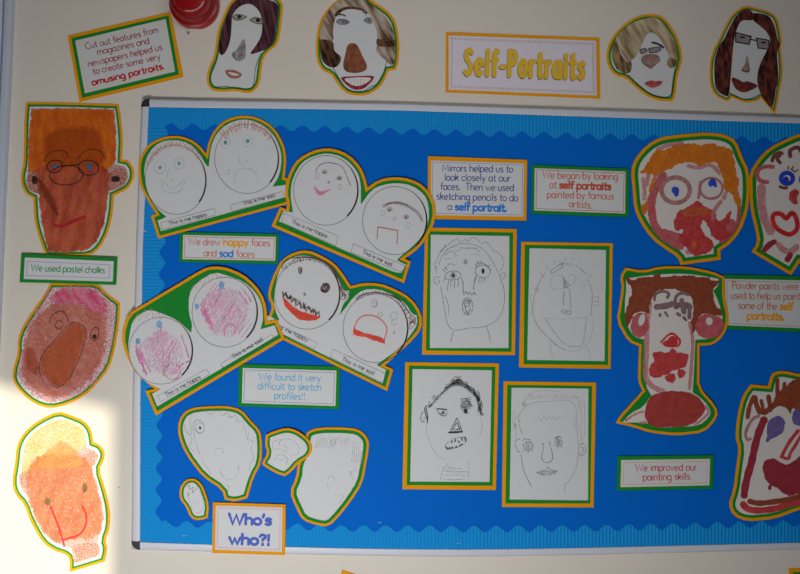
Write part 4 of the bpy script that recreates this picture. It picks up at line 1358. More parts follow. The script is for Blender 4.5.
s = mounted('profile_sketch', 'large blank faced pencil profile with hatched fringe', 'G7',
            [(225, 110), (240, 78), (300, 62), (420, 62), (492, 70), (535, 108), (546, 150), (532, 235), (512, 340), (460, 422), (400, 500), (345, 556), (290, 552), (212, 526), (178, 460), (147, 385), (182, 310), (188, 240), (215, 190)], BOARD, G_PRO, 2.4, 3.2)
s.marks('hair', PENL, f='G7', w=.55, smooth=False, strokes=[[(x, 105 + (x % 7)), (x - 16, 172 - (x % 11))] for x in range(292, 390, 13)] + [[(x, 108), (x + 6, 150)] for x in range(395, 450, 11)]
        + [[(355, 110), (352, 150), (365, 115), (362, 155), (375, 118), (375, 148), (385, 112)]] + [[(x, 120 + (x - 455) * 1.2), (x - 8, 230 + (x - 455) * .4)] for x in range(465, 520, 10)])
s.marks('face_line', PENL, f='G7', w=.5, strokes=[[(340, 320), (352, 302), (368, 312), (370, 330)], [(338, 340), (340, 385)], [(400, 395), (415, 405), (410, 425), (392, 438)], [(480, 255), (462, 290), (450, 280), (468, 330)]])

# ---------------------------------------------------------------- framed pencil portraits
G_PEN = 'pencil portraits on rectangular mounts'


def framed(label, f, a, b, c):
    s = Sheet('pencil_portrait', label, 'picture', fr(f, a), BF - .0006, G_PEN)
    s.layer('amber_card', fr(f, a), YEL, .0012)
    s.layer('green_card', fr(f, b), GRN)
    s.layer('paper', fr(f, c), WHITE)
    return s


s = framed('rectangular pencil portrait with long lashes and a small round open mouth', 'H2', [(22, 11), (411, 17), (404, 553), (9, 551)], [(35, 27), (396, 32), (389, 539), (25, 533)], [(46, 41), (380, 47), (376, 523), (42, 523)])
f = 'H2'
s.marks('head', PENC, f=f, w=.55, strokes=[[(88, 262), (98, 320), (108, 380), (120, 425), (146, 447), (185, 442), (210, 438), (250, 436), (290, 426), (325, 405), (345, 375), (357, 340), (358, 280), (345, 235), (335, 205)],
                                           [(105, 300), (122, 345), (120, 390)], [(143, 450), (130, 500)], [(283, 430), (292, 460), (300, 500)]])
s.marks('hair', PENC, f=f, w=.5, strokes=[[(70, 205), (66, 170), (78, 130), (95, 100), (88, 120), (110, 85), (105, 95), (140, 68), (135, 72), (160, 58), (170, 75), (190, 62), (205, 68), (225, 52), (245, 62), (262, 78), (280, 72), (300, 92), (312, 110), (330, 115), (345, 130), (356, 150), (354, 175), (342, 195)],
                                          [(80, 170), (95, 130), (130, 95), (175, 80), (225, 82), (270, 105), (305, 150), (335, 205)], [(105, 130), (135, 110), (150, 128)], [(150, 115), (180, 100), (230, 98), (255, 115)]])
s.marks('hair', PENL, f=f, w=.5, strokes=[[(110, 105), (150, 92), (200, 100), (240, 96)], [(62, 150), (60, 175), (80, 185)], [(98, 145), (140, 140), (160, 125)], [(210, 130), (240, 125), (262, 140)]])
s.marks('ear', PENC, f=f, w=.5, strokes=[[(85, 225), (68, 218), (58, 235), (70, 252), (84, 240), (72, 232)], [(342, 215), (355, 200), (364, 215), (350, 230)]])
s.marks('eye', PENC, f=f, w=.55, rings=[ell(140, 215, 34, 19, 20, -5), ell(267, 198, 32, 27, 20, 10), ell(141, 215, 12, 14, 14)], strokes=[[(102, 190), (125, 165), (150, 172)], [(238, 168), (255, 158), (290, 176)]])
s.marks('pupil', PEND, f=f, fills=[ell(141, 215, 7, 9, 12), ell(268, 196, 7, 11, 12)])
s.marks('eyelash', PENC, f=f, w=.6, strokes=[[(108, 225), (98, 240)], [(122, 232), (116, 278)], [(133, 235), (128, 262)], [(148, 235), (145, 270)], [(162, 230), (162, 262)], [(175, 222), (182, 245)], [(110, 200), (95, 188)], [(118, 192), (106, 178)],
                                             [(240, 205), (236, 240)], [(252, 218), (250, 245)], [(264, 222), (262, 248)], [(276, 222), (276, 240)], [(245, 178), (234, 168)], [(252, 170), (245, 155)], [(262, 168), (258, 152)], [(288, 180), (302, 170)], [(295, 190), (304, 186)], [(240, 185), (232, 178)]])
s.marks('nose', PENC, f=f, w=.7, strokes=[[(184, 240), (183, 262), (187, 298)], [(236, 222), (230, 245), (228, 275)], [(188, 290), (198, 284), (202, 296), (212, 286), (220, 298), (230, 286), (236, 298)]])
s.marks('mouth', PENC, f=f, w=.7, rings=[ell(202, 346, 22, 36, 22), ell(200, 332, 13, 14, 16), ell(201, 330, 6, 7, 12)], strokes=[[(190, 345), (202, 375), (214, 350)]])
s.marks('forehead_dot', PENP, f=f, fills=[ell(193, 157, 9, 11, 12)])

s = framed('rectangular faint pencil portrait with a wide pointed jaw', 'H3', [(27, 29), (416, 35), (406, 569), (17, 563)], [(42, 42), (402, 47), (395, 552), (37, 549)], [(62, 56), (387, 64), (381, 536), (52, 531)])
f = 'H3'
s.marks('head', PENC, f=f, w=.45, strokes=[[(130, 160), (110, 190), (92, 225), (80, 270), (76, 310), (80, 350), (100, 390), (130, 425), (155, 452), (185, 475), (215, 488)], [(310, 190), (325, 230), (328, 270), (322, 345)],
                                           [(125, 350), (150, 390), (180, 430), (208, 462), (240, 474), (268, 475), (288, 462), (296, 420), (300, 380), (307, 345)]])
s.marks('head', PENL, f=f, w=.45, strokes=[[(180, 128), (215, 120), (255, 128), (290, 150), (310, 175)], [(150, 440), (190, 478), (240, 494), (285, 482), (315, 450), (330, 400), (332, 340)], [(130, 354), (200, 356), (310, 352)], [(150, 455), (152, 490), (165, 528)], [(302, 470), (315, 495), (320, 525)],
                                           [(75, 250), (66, 262), (72, 300), (66, 340)]])
s.marks('bandage', PENC, f=f, w=.5, smooth=False, strokes=[[(150, 152), (200, 120), (205, 135), (155, 165), (150, 152)], [(185, 118), (192, 108), (198, 128), (208, 116)], [(215, 125), (238, 130)], [(275, 140), (298, 165)], [(92, 238), (100, 222)]])
s.marks('ear', PENP, f=f, w=.5, smooth=False, strokes=[[(328, 265), (354, 262), (354, 298), (330, 300)], [(330, 282), (352, 282)]])
s.marks('eye', PENL, f=f, w=.55, strokes=[[(150, 215), (155, 185), (180, 170), (205, 178)], [(148, 220), (170, 232), (200, 228)], [(228, 180), (240, 168), (256, 178), (250, 205), (232, 215)], [(205, 178), (206, 230), (210, 260)]])
s.marks('smudge', PENC, f=f, w=.6, smooth=False, strokes=[[(208, 180), (210, 225), (214, 190), (216, 228), (220, 195), (224, 228), (228, 200), (234, 222)]])
s.marks('hair', PENL, f=f, w=.4, smooth=False, strokes=[[(140, 150), (132, 125)], [(170, 128), (165, 108)], [(212, 118), (215, 95)], [(240, 120), (250, 98)], [(262, 130), (275, 108)], [(118, 175), (108, 160)], [(88, 232), (75, 222)], [(312, 180), (330, 168)], [(85, 250), (100, 236), (110, 244)], [(280, 200), (300, 212), (288, 218)]])
s.marks('nose', PENC, f=f, w=.5, rings=[ell(206, 326, 9, 8, 14, 20), ell(228, 329, 10, 9, 14)], strokes=[[(208, 240), (204, 300)], [(232, 235), (238, 310)]])

s = framed('rectangular dark pencil portrait with black fringe and triangle nose', 'H4', [(31, 18), (429, 23), (416, 561), (19, 558)], [(47, 33), (414, 38), (402, 543), (37, 540)], [(62, 47), (399, 52), (389, 527), (52, 525)])
f = 'H4'
s.marks('head', PENL, f=f, w=.5, strokes=[[(120, 275), (125, 330), (145, 380), (170, 415), (200, 432)], [(350, 250), (358, 290), (345, 340)]])
C('charcoal_shading', (52, 52, 56), cover=.62, scale=420, soft=.18)
FEATHER['charcoal_shading'] = 3
s.marks('hair', 'charcoal_shading', f=f, fills=[[(122, 212), (145, 178), (175, 145), (210, 108), (242, 86), (266, 80), (294, 102), (325, 124), (352, 158), (358, 205), (372, 246), (350, 252), (332, 222), (326, 182), (296, 148), (266, 130), (240, 128), (208, 148), (178, 178), (146, 212)]])
hp = [(130, 210), (150, 182), (180, 148), (212, 118), (245, 94), (265, 92), (290, 112), (320, 134), (340, 165), (346, 205), (356, 240)]
hs = []
for i in range(70):
    u = random.uniform(0, len(hp) - 1.01)
    k = int(u)
    a, b = hp[k], hp[k + 1]
    x, y = a[0] + (b[0] - a[0]) * (u - k), a[1] + (b[1] - a[1]) * (u - k)
    ln = math.hypot(b[0] - a[0], b[1] - a[1])
    dx, dy = (b[0] - a[0]) / ln, (b[1] - a[1]) / ln
    o = random.gauss(0, 7)
    L_ = random.uniform(8, 24)
    t = random.uniform(-.5, .5)
    x -= dy * o; y += dx * o
    hs.append([(x - (dx - t * dy) * L_ / 2, y - (dy + t * dx) * L_ / 2), (x + (dx - t * dy) * L_ / 2, y + (dy + t * dx) * L_ / 2)])
s.marks('hair', PEND, f=f, w=.55, smooth=False, strokes=hs)
s.marks('ear', PEND, f=f, w=1.0, strokes=[[(118, 200), (122, 225), (126, 250), (124, 278)], [(112, 210), (118, 240), (126, 268)]])
s.marks('ear', PENC, f=f, w=.5, strokes=[[(115, 225), (98, 240), (102, 270), (118, 275)], [(105, 228), (95, 258), (108, 272), (112, 250)]])
s.marks('eyebrow', PEND, f=f, w=1.1, strokes=[[(162, 216), (185, 217), (209, 220)]])
s.marks('eye', PENC, f=f, w=.9, strokes=[[(168, 222), (178, 240), (200, 246), (208, 232)], [(178, 236), (195, 240)]], fills=[ell(192, 233, 7, 8, 10)])
s.marks('eye', PENC, f=f, w=.75, smooth=False, strokes=[[(262 + 5 * i, 200 - 6 * i + 10 * (i > 5) * (i - 5)), (278 + 5 * i, 215 - 1 * i)] for i in range(9)] + [[(266, 175 + 7 * i), (310, 168 + 8 * i)] for i in range(7)] + [[(272, 222), (290, 238), (285, 218), (300, 236)]])
s.marks('pupil', PEND, f=f, fills=[ell(287, 226, 9, 10, 10)])
s.marks('nose', PENC, f=f, w=1.1, smooth=False, strokes=[[(250, 256), (220, 314), (272, 312), (252, 254)], [(248, 275), (232, 305), (262, 303), (250, 275)]])
s.marks('nose', PEND, f=f, w=1.5, strokes=[[(214, 316), (240, 317), (275, 313)]])
s.marks('mouth', PENC, f=f, w=.5, rings=[ell(246, 362, 50, 19, 26, -22)])
s.marks('teeth', PEND, f=f, w=1.2, smooth=False, strokes=[[(205, 378), (212, 390)], [(228, 362), (230, 352)], [(240, 358), (246, 346)], [(255, 352), (262, 360)], [(270, 340), (274, 352)], [(284, 335), (288, 355)], [(225, 384), (235, 378)], [(244, 382), (250, 374)], [(262, 374), (272, 366)], [(214, 388), (222, 380)]])
s.marks('neck', PENP, f=f, w=.5, strokes=[[(212, 448), (192, 475), (178, 525)], [(300, 438), (301, 480), (300, 522)], [(210, 462), (240, 470), (268, 470)], [(198, 482), (245, 484), (298, 484)], [(196, 500), (240, 497), (295, 500)], [(190, 514), (235, 518), (285, 515)], [(200, 470), (225, 476)]])

s = framed('rectangular light pencil portrait with round ears and calm closed lips', 'H5', [(24, 27), (417, 32), (406, 563), (17, 561)], [(40, 42), (400, 47), (392, 546), (32, 546)], [(58, 54), (384, 58), (383, 533), (50, 529)])
f = 'H5'
s.marks('head', PENP, f=f, w=.5, strokes=[[(95, 235), (88, 190), (98, 155), (125, 128), (170, 115), (230, 111), (290, 108), (325, 125), (333, 165), (336, 230), (342, 300), (340, 350), (330, 400), (305, 445), (284, 470), (285, 500)]])
s.marks('head', PENC, f=f, w=.6, strokes=[[(98, 335), (103, 375), (112, 410), (125, 440), (142, 475)]])
s.marks('hair', PENL, f=f, w=.5, strokes=[[(75, 160), (70, 200), (76, 250), (70, 280)], [(68, 150), (62, 190), (68, 240)], [(100, 130), (115, 105), (130, 90), (150, 75)], [(350, 110), (355, 170), (352, 240), (360, 290)], [(362, 100), (370, 170), (366, 260)], [(340, 90), (345, 150)],
                                          [(90, 165), (80, 180), (95, 200)], [(330, 175), (325, 200), (330, 230)]])
s.marks('hair', PENL, f=f, w=.45, strokes=[[(130 + 14 * i + random.uniform(-4, 4), 100 + random.uniform(-6, 4)), (136 + 14 * i, 78 + (i * 7) % 17), (143 + 14 * i, 94 + random.uniform(-8, 8)), (136 + 14 * i, 104)] for i in range(15)] + [[(170 + 24 * i, 172 + (i * 11) % 9), (182 + 22 * i, 196 - (i * 5) % 12), (194 + 22 * i, 176)] for i in range(5)] + [[(150, 70), (200, 66), (260, 70)]])
s.marks('hair', PENC, f=f, w=.6, smooth=False, strokes=[[(102, 122), (112, 112), (104, 132), (118, 118), (110, 134)], [(72, 205), (78, 228)], [(95, 235), (104, 248)]])
s.marks('ear', PENC, f=f, w=.6, strokes=[[(95, 270), (76, 280), (74, 300), (84, 325), (95, 325)], [(345, 298), (362, 292), (374, 310), (368, 335), (350, 344), (344, 330)], [(350, 305), (364, 312), (355, 335)]])
s.marks('eye', PENC, f=f, w=.6, rings=[ell(129, 302, 21, 19, 20), ell(130, 302, 12, 13, 16), ell(257, 288, 16, 14, 16, -10), ell(257, 288, 8, 10, 14)], strokes=[[(104, 278), (120, 272), (138, 276)], [(240, 270), (255, 262), (272, 268)], [(112, 318), (108, 326)], [(128, 322), (128, 332)], [(142, 318), (150, 326)], [(255, 303), (254, 314)], [(268, 300), (272, 310)], [(246, 264), (244, 272), (252, 262), (250, 272), (260, 260)]])
s.marks('pupil', PENC, f=f, fills=[ell(128, 303, 4, 5, 10), ell(257, 288, 4, 5, 10)])
s.marks('nose', PEND, f=f, w=.65, strokes=[[(189, 290), (193, 302)], [(219, 284), (222, 300)]])
s.marks('nose', PENC, f=f, w=.6, strokes=[[(193, 306), (190, 330), (184, 348), (192, 366), (208, 373), (226, 366), (233, 348), (229, 326), (224, 308)]])
s.marks('mouth', PENC, f=f, w=.5, strokes=[[(164, 415), (185, 408), (203, 402), (212, 392), (222, 403), (250, 408), (235, 420), (205, 426), (180, 422), (164, 415)], [(170, 416), (205, 410), (248, 411)], [(178, 419), (212, 418), (240, 414)]])

# ---------------------------------------------------------------- painted portraits
G_PNT = 'powder paint portraits on the right of the board'
C('orange_paint', (224, 128, 30), cover=1.30, scale=160, soft=.3, col2=(206, 112, 36), cscale=60)
C('rose_paint', (208, 102, 110), cover=1.10, scale=140, soft=.35, col2=(196, 84, 94), cscale=50)
C('light_rose_paint', (220, 150, 152), cover=.72, scale=140, soft=.35, col2=(214, 130, 136), cscale=50)
C('mauve_paint', (172, 116, 116), cover=1.05, scale=160, soft=.35)
C('blue_paint', (50, 78, 190), cover=1.40, scale=160, soft=.3)
C('deep_blue_paint', (34, 62, 178), cover=1.30, scale=200, soft=.3)
C('brown_paint', (152, 74, 44), cover=1.30, scale=160, soft=.35, col2=(140, 66, 46), cscale=60)
C('dark_brown_paint', (116, 62, 54), cover=1.20, scale=160, soft=.3)
C('taupe_paint', (128, 100, 104), cover=1.25, scale=160, soft=.3)
C('red_paint', (196, 40, 48), cover=1.35, scale=160, soft=.3)
C('coral_red_paint', (206, 72, 72), cover=1.25, scale=140, soft=.3, col2=(190, 58, 62), cscale=60)
C('brick_paint', (176, 70, 66), cover=1.40, scale=140, soft=.3, col2=(164, 60, 56), cscale=60)
C('plum_red_paint', (164, 54, 70), cover=1.40, scale=140, soft=.3, col2=(150, 46, 58), cscale=60)
C('violet_paint', (98, 94, 160), cover=1.25, scale=160, soft=.3, col2=(120, 104, 156), cscale=60)
C('orange_tint_paint', (216, 118, 60), cover=.5, scale=200, soft=.3)
PPAP = mat('buff_painting_paper', (222, 216, 212), .75, .03, 40, .2)
MATS['pink_ear_paint'] = MATS['light_rose_paint']

s = mounted('painted_portrait', 'painted face with orange hair, blue eyes and a red beard', 'H1',
            [(4, 172), (22, 118), (75, 60), (130, 30), (230, 17), (330, 10), (402, 18), (452, 45), (475, 110), (506, 172), (509, 270), (500, 350), (470, 430), (430, 480), (384, 512), (386, 551), (216, 574), (204, 540),
             (140, 500), (90, 460), (42, 390), (17, 330), (11, 250)], BOARD, G_PNT, 3.2, 3.6, paper_m=PPAP)
f = 'H1'
s.marks('face', 'rose_paint', f=f, w=7, strokes=[([(150, 180), (112, 240), (92, 310), (100, 390), (130, 440), (175, 475), (230, 500)], 8), ([(452, 260), (464, 330), (456, 400), (420, 450), (380, 480)], 4), ([(130, 430), (180, 448), (240, 462)], 8), ([(440, 380), (410, 425), (370, 450)], 9)])
s.marks('forehead', 'light_rose_paint', f=f, w=4, strokes=[[(55, 200), (62, 260), (58, 300)], [(110, 85), (160, 65), (230, 55)], [(240, 150), (290, 160), (345, 150), (385, 190)], [(80, 180), (70, 240)]])
s.marks('beard', 'coral_red_paint', f=f, fills=[[(205, 350), (240, 330), (285, 304), (320, 325), (355, 345), (375, 385), (402, 372), (432, 340), (425, 375), (408, 420), (430, 445), (385, 470), (350, 450), (318, 385), (302, 400), (318, 448), (358, 480), (330, 522), (270, 532), (225, 485),
                                                   (208, 460), (225, 425), (195, 425), (186, 388)]])
s.marks('moustache', 'orange_tint_paint', f=f, fills=[[(212, 350), (250, 332), (300, 330), (350, 338), (360, 358), (300, 360), (240, 368)], ell(272, 490, 12, 18, 12)])
s.marks('eye_ring', 'mauve_paint', f=f, w=4.2, rings=[(ell(194, 256, 60, 54, 30), 4.6), (ell(345, 248, 48, 44, 26), 2.6)], strokes=[([(300, 215), (296, 250), (290, 295)], 3)])
s.marks('iris', 'blue_paint', f=f, fills=[[(176, 258), (182, 242), (200, 244), (210, 258), (205, 278), (195, 282), (184, 272)], [(333, 228), (340, 210), (356, 208), (366, 222), (369, 244), (352, 238), (342, 242)]])
s.marks('hair', 'orange_paint', f=f, smooth=True, fills=[[(42, 182), (70, 150), (100, 95), (150, 82), (190, 66), (240, 58), (300, 62), (352, 58), (400, 75), (437, 90), (442, 130), (452, 180), (462, 230), (458, 262), (470, 300), (466, 340), (445, 300), (425, 268), (400, 248), (388, 180), (358, 138), (325, 142),
                                                          (290, 155), (270, 135), (240, 138), (200, 148), (172, 162), (140, 180), (112, 196), (100, 240), (82, 275), (72, 342), (52, 356), (46, 330), (70, 300), (85, 240), (95, 190)]])
s.marks('chin', 'light_rose_paint', f=f, w=4, strokes=[[(240, 510), (250, 530)], [(390, 300), (360, 340), (350, 390)], [(410, 260), (395, 300)]])

s = mounted('painted_portrait', 'painted face with blue ringed eye and pink ear at the right edge', 'E1',
            [(268, 12), (200, 42), (150, 68), (110, 108), (75, 162), (75, 240), (80, 310), (98, 380), (106, 430), (82, 466), (234, 556), (268, 505), (330, 522), (400, 430), (435, 300), (430, 150), (380, 50), (320, 12)], BOARD, G_PNT, 3.0, 3.8, paper_m=PPAP)
f = 'E1'
s.marks('face', 'light_rose_paint', f=f, w=8, strokes=[([(122, 205), (120, 260), (125, 310), (140, 360), (165, 400)], 8.5), ([(180, 430), (200, 455), (230, 465), (262, 440)], 6), ([(400, 180), (410, 300), (370, 420)], 8)])
s.marks('ear', 'rose_paint', f=f, w=4.2, strokes=[[(172, 142), (140, 140), (112, 150), (104, 175), (118, 195), (150, 200)]])
s.marks('hair', 'dark_brown_paint', f=f, w=4.0, strokes=[[(160, 125), (168, 100), (190, 88), (205, 92)], [(195, 95), (180, 108), (196, 130)], [(232, 108), (230, 80), (250, 68), (266, 72), (285, 110)], [(300, 70), (320, 100), (350, 90)]])
s.marks('eye', 'deep_blue_paint', f=f, w=4.4, rings=[ell(218, 185, 23, 21, 22)], fills=[ell(214, 190, 11, 12, 12)])
s.marks('eye', 'deep_blue_paint', f=f, w=4.4, rings=[ell(298, 190, 26, 22, 22)], fills=[ell(298, 192, 10, 12, 12)])
s.marks('eyelash', 'dark_brown_paint', f=f, w=1.4, strokes=[[(222, 152), (224, 138)], [(236, 152), (242, 138)], [(250, 160), (262, 150)], [(232, 148), (250, 162)]])
s.marks('eye_shadow', 'dark_brown_paint', f=f, w=3, strokes=[[(186, 215), (205, 222), (222, 220)]])
s.marks('nose', 'coral_red_paint', f=f, fills=[[(225, 262), (238, 230), (252, 224), (262, 240), (255, 262), (260, 282), (240, 282)]])
s.marks('mouth', 'red_paint', f=f, w=4.6, rings=[catmull([(163, 340), (170, 322), (195, 322), (215, 338), (235, 318), (250, 330), (258, 362), (252, 385), (228, 400), (195, 388), (172, 368)])])
s.marks('shirt_mark', 'plum_red_paint', f=f, w=5, strokes=[([(124, 468), (150, 440), (178, 424)], 5.6), ([(214, 505), (236, 470)], 6)])

s = mounted('painted_portrait', 'tall painted face with brown hair, pink ears and a brick red collar', 'G5',
            [(30, 62), (48, 38), (100, 48), (150, 34), (230, 34), (310, 50), (346, 66), (346, 130), (361, 190), (346, 242), (312, 272), (271, 274), (270, 400), (322, 458), (326, 490), (286, 536), (200, 546), (120, 537), (70, 520), (18, 508),
             (28, 488), (98, 410), (84, 380), (88, 276), (55, 262), (20, 200), (28, 150), (36, 100)], BOARD - .003, G_PNT, 2.6, 2.6, paper_m=PPAP,
            paper=[(48, 70), (70, 68), (110, 62), (150, 58), (230, 56), (300, 66), (328, 72), (328, 92), (312, 108), (328, 140), (342, 190), (332, 232), (300, 254), (258, 256), (256, 300), (250, 415), (285, 440), (305, 470), (300, 490),
                   (270, 516), (150, 522), (110, 506), (38, 506), (62, 478), (100, 460), (125, 425), (108, 395), (106, 256), (72, 248), (48, 205), (44, 150), (50, 100)])
f = 'G5'
s.marks('face', 'light_rose_paint', f=f, w=5, strokes=[([(122, 140), (112, 200), (110, 290), (108, 365), (130, 398), (168, 415)], 5.5), ([(240, 200), (250, 260), (246, 330), (240, 408)], 3.6)])
s.marks('ear', 'rose_paint', f=f, fills=[ell(90, 212, 27, 38, 22, 8), ell(300, 215, 44, 38, 24)])
s.marks('ear_hole', PPAP, f=f, fills=[ell(96, 196, 9, 18, 16, 15), ell(300, 200, 10, 12, 16)])
s.marks('hair', 'brown_paint', f=f, fills=[[(45, 65), (72, 76), (100, 66), (125, 66), (150, 56), (160, 66), (225, 62), (296, 68), (302, 58), (306, 76), (330, 80), (315, 100), (312, 125), (318, 150), (334, 165), (335, 182), (300, 180), (280, 175), (262, 205), (250, 240), (246, 205), (252, 160),
                                            (246, 130), (205, 106), (150, 106), (122, 140), (118, 175), (92, 170), (70, 185), (50, 220), (46, 180), (56, 140), (66, 108)]])
s.marks('eye', 'taupe_paint', f=f, w=3.4, strokes=[([(134, 140), (138, 118), (160, 110), (178, 118), (170, 132)], 3), ([(132, 158), (160, 155), (185, 150)], 6), ([(165, 170), (176, 188)], 2.5), ([(150, 175), (152, 188)], 3), ([(190, 140), (180, 158)], 5)])
s.marks('eye', 'taupe_paint', f=f, w=3.4, strokes=[([(196, 150), (200, 125), (220, 115), (240, 122)], 3.4), ([(192, 160), (215, 150), (250, 160)], 6), ([(215, 130), (225, 180)], 5), ([(240, 145), (240, 195)], 4), ([(220, 185), (232, 200)], 3), ([(200, 175), (215, 185)], 3)])
s.marks('nose', 'coral_red_paint', f=f, fills=[[(158, 268), (172, 254), (190, 246), (206, 258), (203, 272), (180, 276)]])
s.marks('nose', 'red_paint', f=f, w=2.0, strokes=[[(152, 266), (172, 245), (190, 238), (210, 256), (206, 274), (180, 276), (160, 270)], [(172, 262), (190, 266), (186, 256)]])
s.marks('mouth', 'coral_red_paint', f=f, fills=[[(118, 342), (132, 318), (128, 300), (150, 292), (170, 296), (188, 282), (205, 296), (235, 298), (234, 320), (220, 342), (190, 350), (150, 370), (126, 368)], ell(183, 372, 16, 14, 14), ell(215, 358, 12, 14, 14)])
s.marks('collar', 'brick_paint', f=f, fills=[[(106, 466), (118, 435), (145, 418), (200, 411), (255, 422), (280, 448), (288, 468), (268, 495), (235, 516), (180, 520), (128, 518), (108, 495)]])
s.marks('collar_tip', 'light_rose_paint', f=f, w=2.4, strokes=[[(104, 472), (75, 482), (45, 502)], [(112, 505), (88, 508)], [(285, 455), (298, 475), (275, 500), (252, 515)]])

s = mounted('painted_portrait', 'painted face with spiky red hair and violet eyes at the lower right edge', 'E2',
            [(155, 75), (165, 35), (180, 24), (210, 20), (269, 33), (330, 40), (400, 100), (420, 250), (400, 400), (350, 500), (269, 518), (180, 552), (80, 562), (30, 542), (12, 500), (30, 450), (40, 370), (50, 300), (37, 260), (45, 180), (62, 110), (92, 70)],
            BOARD, G_PNT, 3.0, 3.0, paper_m=PPAP)
f = 'E2'
s.marks('face', 'plum_red_paint', f=f, w=7, strokes=[([(145, 185), (122, 240), (108, 290), (95, 350), (82, 395), (72, 440), (68, 480)], 7.5)])
s.marks('jaw', 'coral_red_paint', f=f, w=6, strokes=[([(58, 490), (80, 515), (120, 522), (180, 515), (230, 500), (290, 485)], 6.5)])
s.marks('chin', 'brown_paint', f=f, w=5, strokes=[([(80, 486), (120, 496), (180, 490), (240, 480), (290, 462)], 5.5)])
s.marks('ear', 'mauve_paint', f=f, w=3, strokes=[[(128, 182), (105, 190), (88, 210), (74, 245), (80, 268), (96, 262)]])
s.marks('hair', 'brown_paint', f=f, w=5, strokes=[([(80, 195), (88, 150), (106, 108)], 4.5), ([(106, 108), (112, 140), (128, 178)], 5), ([(128, 122), (135, 150), (138, 180)], 3.5), ([(155, 105), (160, 140), (162, 170)], 4.5), ([(187, 45), (188, 90), (190, 140)], 4.2), ([(214, 60), (212, 100), (214, 140)], 4.2),
                                                  ([(232, 100), (232, 130), (236, 155)], 5)],
        fills=[[(180, 110), (215, 80), (235, 60), (269, 50), (330, 75), (370, 140), (330, 150), (290, 145), (262, 165), (245, 155), (235, 175), (215, 150), (190, 150), (140, 180), (140, 160), (170, 140)]])
s.marks('eye', 'violet_paint', f=f, fills=[[(150, 250), (152, 215), (168, 190), (195, 184), (214, 200), (212, 230), (195, 252), (170, 264), (148, 276)]])
s.marks('eye', 'violet_paint', f=f, fills=[ell(262, 188, 22, 30, 18)])
s.marks('nose', 'coral_red_paint', f=f, w=3.2, strokes=[([(266, 232), (235, 270), (212, 310), (200, 336)], 3.6), ([(262, 275), (235, 315), (228, 335), (206, 332)], 3.2), ([(275, 250), (250, 290)], 3)])
s.marks('mouth', 'plum_red_paint', f=f, fills=[[(134, 370), (145, 345), (170, 334), (192, 345), (215, 358), (245, 345), (280, 325), (330, 345), (320, 400), (280, 450), (235, 470), (205, 455), (180, 438), (160, 428), (142, 400)], [(158, 430), (168, 428), (164, 448), (154, 444)]])

# ---------------------------------------------------------------- labels below the board, mostly out of view
s = Sheet('wall_label', 'amber card corner showing below the middle of the board', 'sign', [(342.3, 569.8), (410, 592), (396, 634), (328, 611)], WALL)
s.layer('amber_card', [(342.3, 569.8), (410, 592), (396, 634), (328, 611)], YELG, .0012)
s.layer('green_card', [(345.3, 575), (406, 595), (395, 629), (334, 609)], GRN)
s.layer('paper', [(348.3, 579), (402, 597), (393, 625), (339, 607)], WHITE)
s = Sheet('wall_label', 'amber and green card corner at the lower right of the wall', 'sign', [(789, 568.3), (860, 567), (861, 622), (789.5, 623)], WALL)
s.layer('amber_card', [(789, 568.3), (860, 567), (861, 622), (789.5, 623)], YELG, .0012)
s.layer('green_card', [(793, 572.2), (856, 571), (857, 618), (793.5, 619)], GRN)
s.layer('paper', [(797, 576), (852, 575), (853, 614), (797.5, 615)], WHITE)

# ---------------------------------------------------------------- red alarm sounder
REDP = mat('red_gloss_plastic', (158, 10, 16), .32, .04, 30, 0, .5)
REDD = mat('red_sounder_plastic', (140, 10, 16), .4, .04, 30, 0, .5)
ac = W(195.4, 5.6)
al = thing('fire_alarm_sounder', 'round red alarm sounder on the wall at the top edge', 'alarm', Vector((ac.x, -0.0004, ac.z)))


def lathe(name, prof, m, n=48, clip=None, cx=0, cz=0):
    g = Geo()
    for r, y in prof:
        for i in range(n):
            a = 2 * math.pi * i / n
            x, z = r * math.cos(a), r * math.sin(a)
            if clip:
                z = max(z, clip)
            g.v.append(Vector((ac.x + cx + x, y - .0004, ac.z + cz + z)))
    for k in range(len(prof) - 1):
        for i in range(n):
            j = (i + 1) % n
            g.f.append([k * n + i, k * n + j, (k + 1) * n + j, (k + 1) * n + i])
    g.f.append(list(range(n))[::-1])
    g.f.append([(len(prof) - 1) * n + i for i in range(n)])
    o = g.build(name, m, al, smooth=True)
    bm = bmesh.new(); bm.from_mesh(o.data)
    bmesh.ops.recalc_face_normals(bm, faces=bm.faces)
    for e in bm.edges:
        if len(e.link_faces) == 2 and e.calc_face_angle(0) > .6:
            e.smooth = False
    bm.to_mesh(o.data); bm.free()
    return o


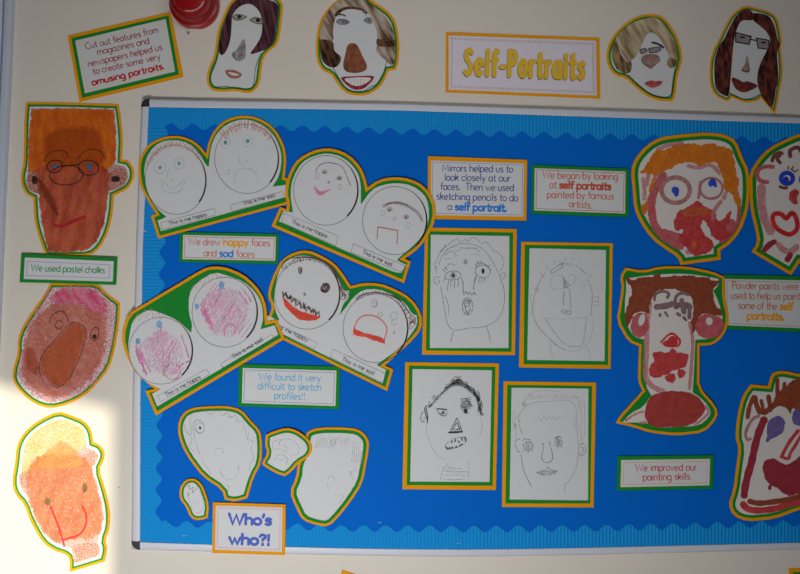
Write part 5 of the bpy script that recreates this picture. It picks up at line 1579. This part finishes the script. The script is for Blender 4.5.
lathe('mounting_base', [(.0645, 0), (.0645, -.020), (.063, -.024), (.058, -.0265)], REDP, clip=-.0618)
lathe('sounder_body', [(.056, -.028), (.0555, -.052), (.052, -.058), (.046, -.060)], REDD)
lathe('sounder_dome', [(.044, -.060), (.0435, -.070), (.041, -.0735), (.030, -.076), (.010, -.0772)], REDP)
g = Geo()
for i in range(13):          # tiny white printed characters round the rim
    a = R(258 + i * 6.6)
    c = Vector((ac.x + .0395 * math.cos(a), -.0751, ac.z + .0395 * math.sin(a)))
    t = Vector((-math.sin(a), 0, math.cos(a))); r_ = Vector((math.cos(a), 0, math.sin(a)))
    b = len(g.v)
    for u, v in ((-1, -1), (1, -1), (1, 1), (-1, 1)):
        g.v.append(c + Vector((0, -.0004, 0)) + t * u * .0013 + r_ * v * .0017)
    g.f.append([b, b + 1, b + 2, b + 3] if (g.v[b + 1] - g.v[b]).cross(g.v[b + 2] - g.v[b]).y < 0 else [b + 3, b + 2, b + 1, b])
g.build('printed_rim_text', WHITE, al, label='tiny white print round the dome')
g = Geo().prism(ell(188, 33, 1.1, 1.2, 14), -.006, .0058)
g.build('cable_clip', mat('grey_clip', (150, 150, 160), .4), origin=W(188, 33, -.003))
o = bpy.data.objects.get('cable_clip')
o['label'] = 'tiny grey clip on the wall just under the red alarm'
o['category'] = 'clip'

# ---------------------------------------------------------------- staples holding the paper
STM = mat('staple_metal', (232, 234, 238), .35, .02, 40, 0, .5, .4)
for (x, y, a, lab) in ((458.5, 543.4, 0, 'silver staple in the light blue bottom border below the dark fringed portrait'),
                       (380, 522.5, 8, 'silver staple low on the blue paper right of the large blank profile'),
                       (144.5, 231, 5, 'silver staple in the left border by the upper left pair of faces'),
                       (184.5, 535.5, 0, 'silver staple in the bottom border left of the question sign')):
    c = W(x, y, BF - .003)
    t = Vector((math.cos(R(a)), 0, math.sin(R(a)))) * .005
    g = Geo()
    r = .0006
    for p, q in ((c - t, c + t), (c - t, c - t + Vector((0, .003, 0))), (c + t, c + t + Vector((0, .003, 0)))):
        d = (q - p).normalized()
        u = d.orthogonal().normalized(); v = d.cross(u)
        b = len(g.v)
        for e in (p, q):
            for k in range(6):
                g.v.append(e + (u * math.cos(k * math.pi / 3) + v * math.sin(k * math.pi / 3)) * r)
        for k in range(6):
            g.f.append([b + k, b + (k + 1) % 6, b + 6 + (k + 1) % 6, b + 6 + k])
        g.f.append([b + k for k in range(6)][::-1]); g.f.append([b + 6 + k for k in range(6)])
    o = g.build('staple', STM, origin=c)
    o['label'] = lab
    o['category'] = 'staple'
    o['group'] = 'staples in the board'
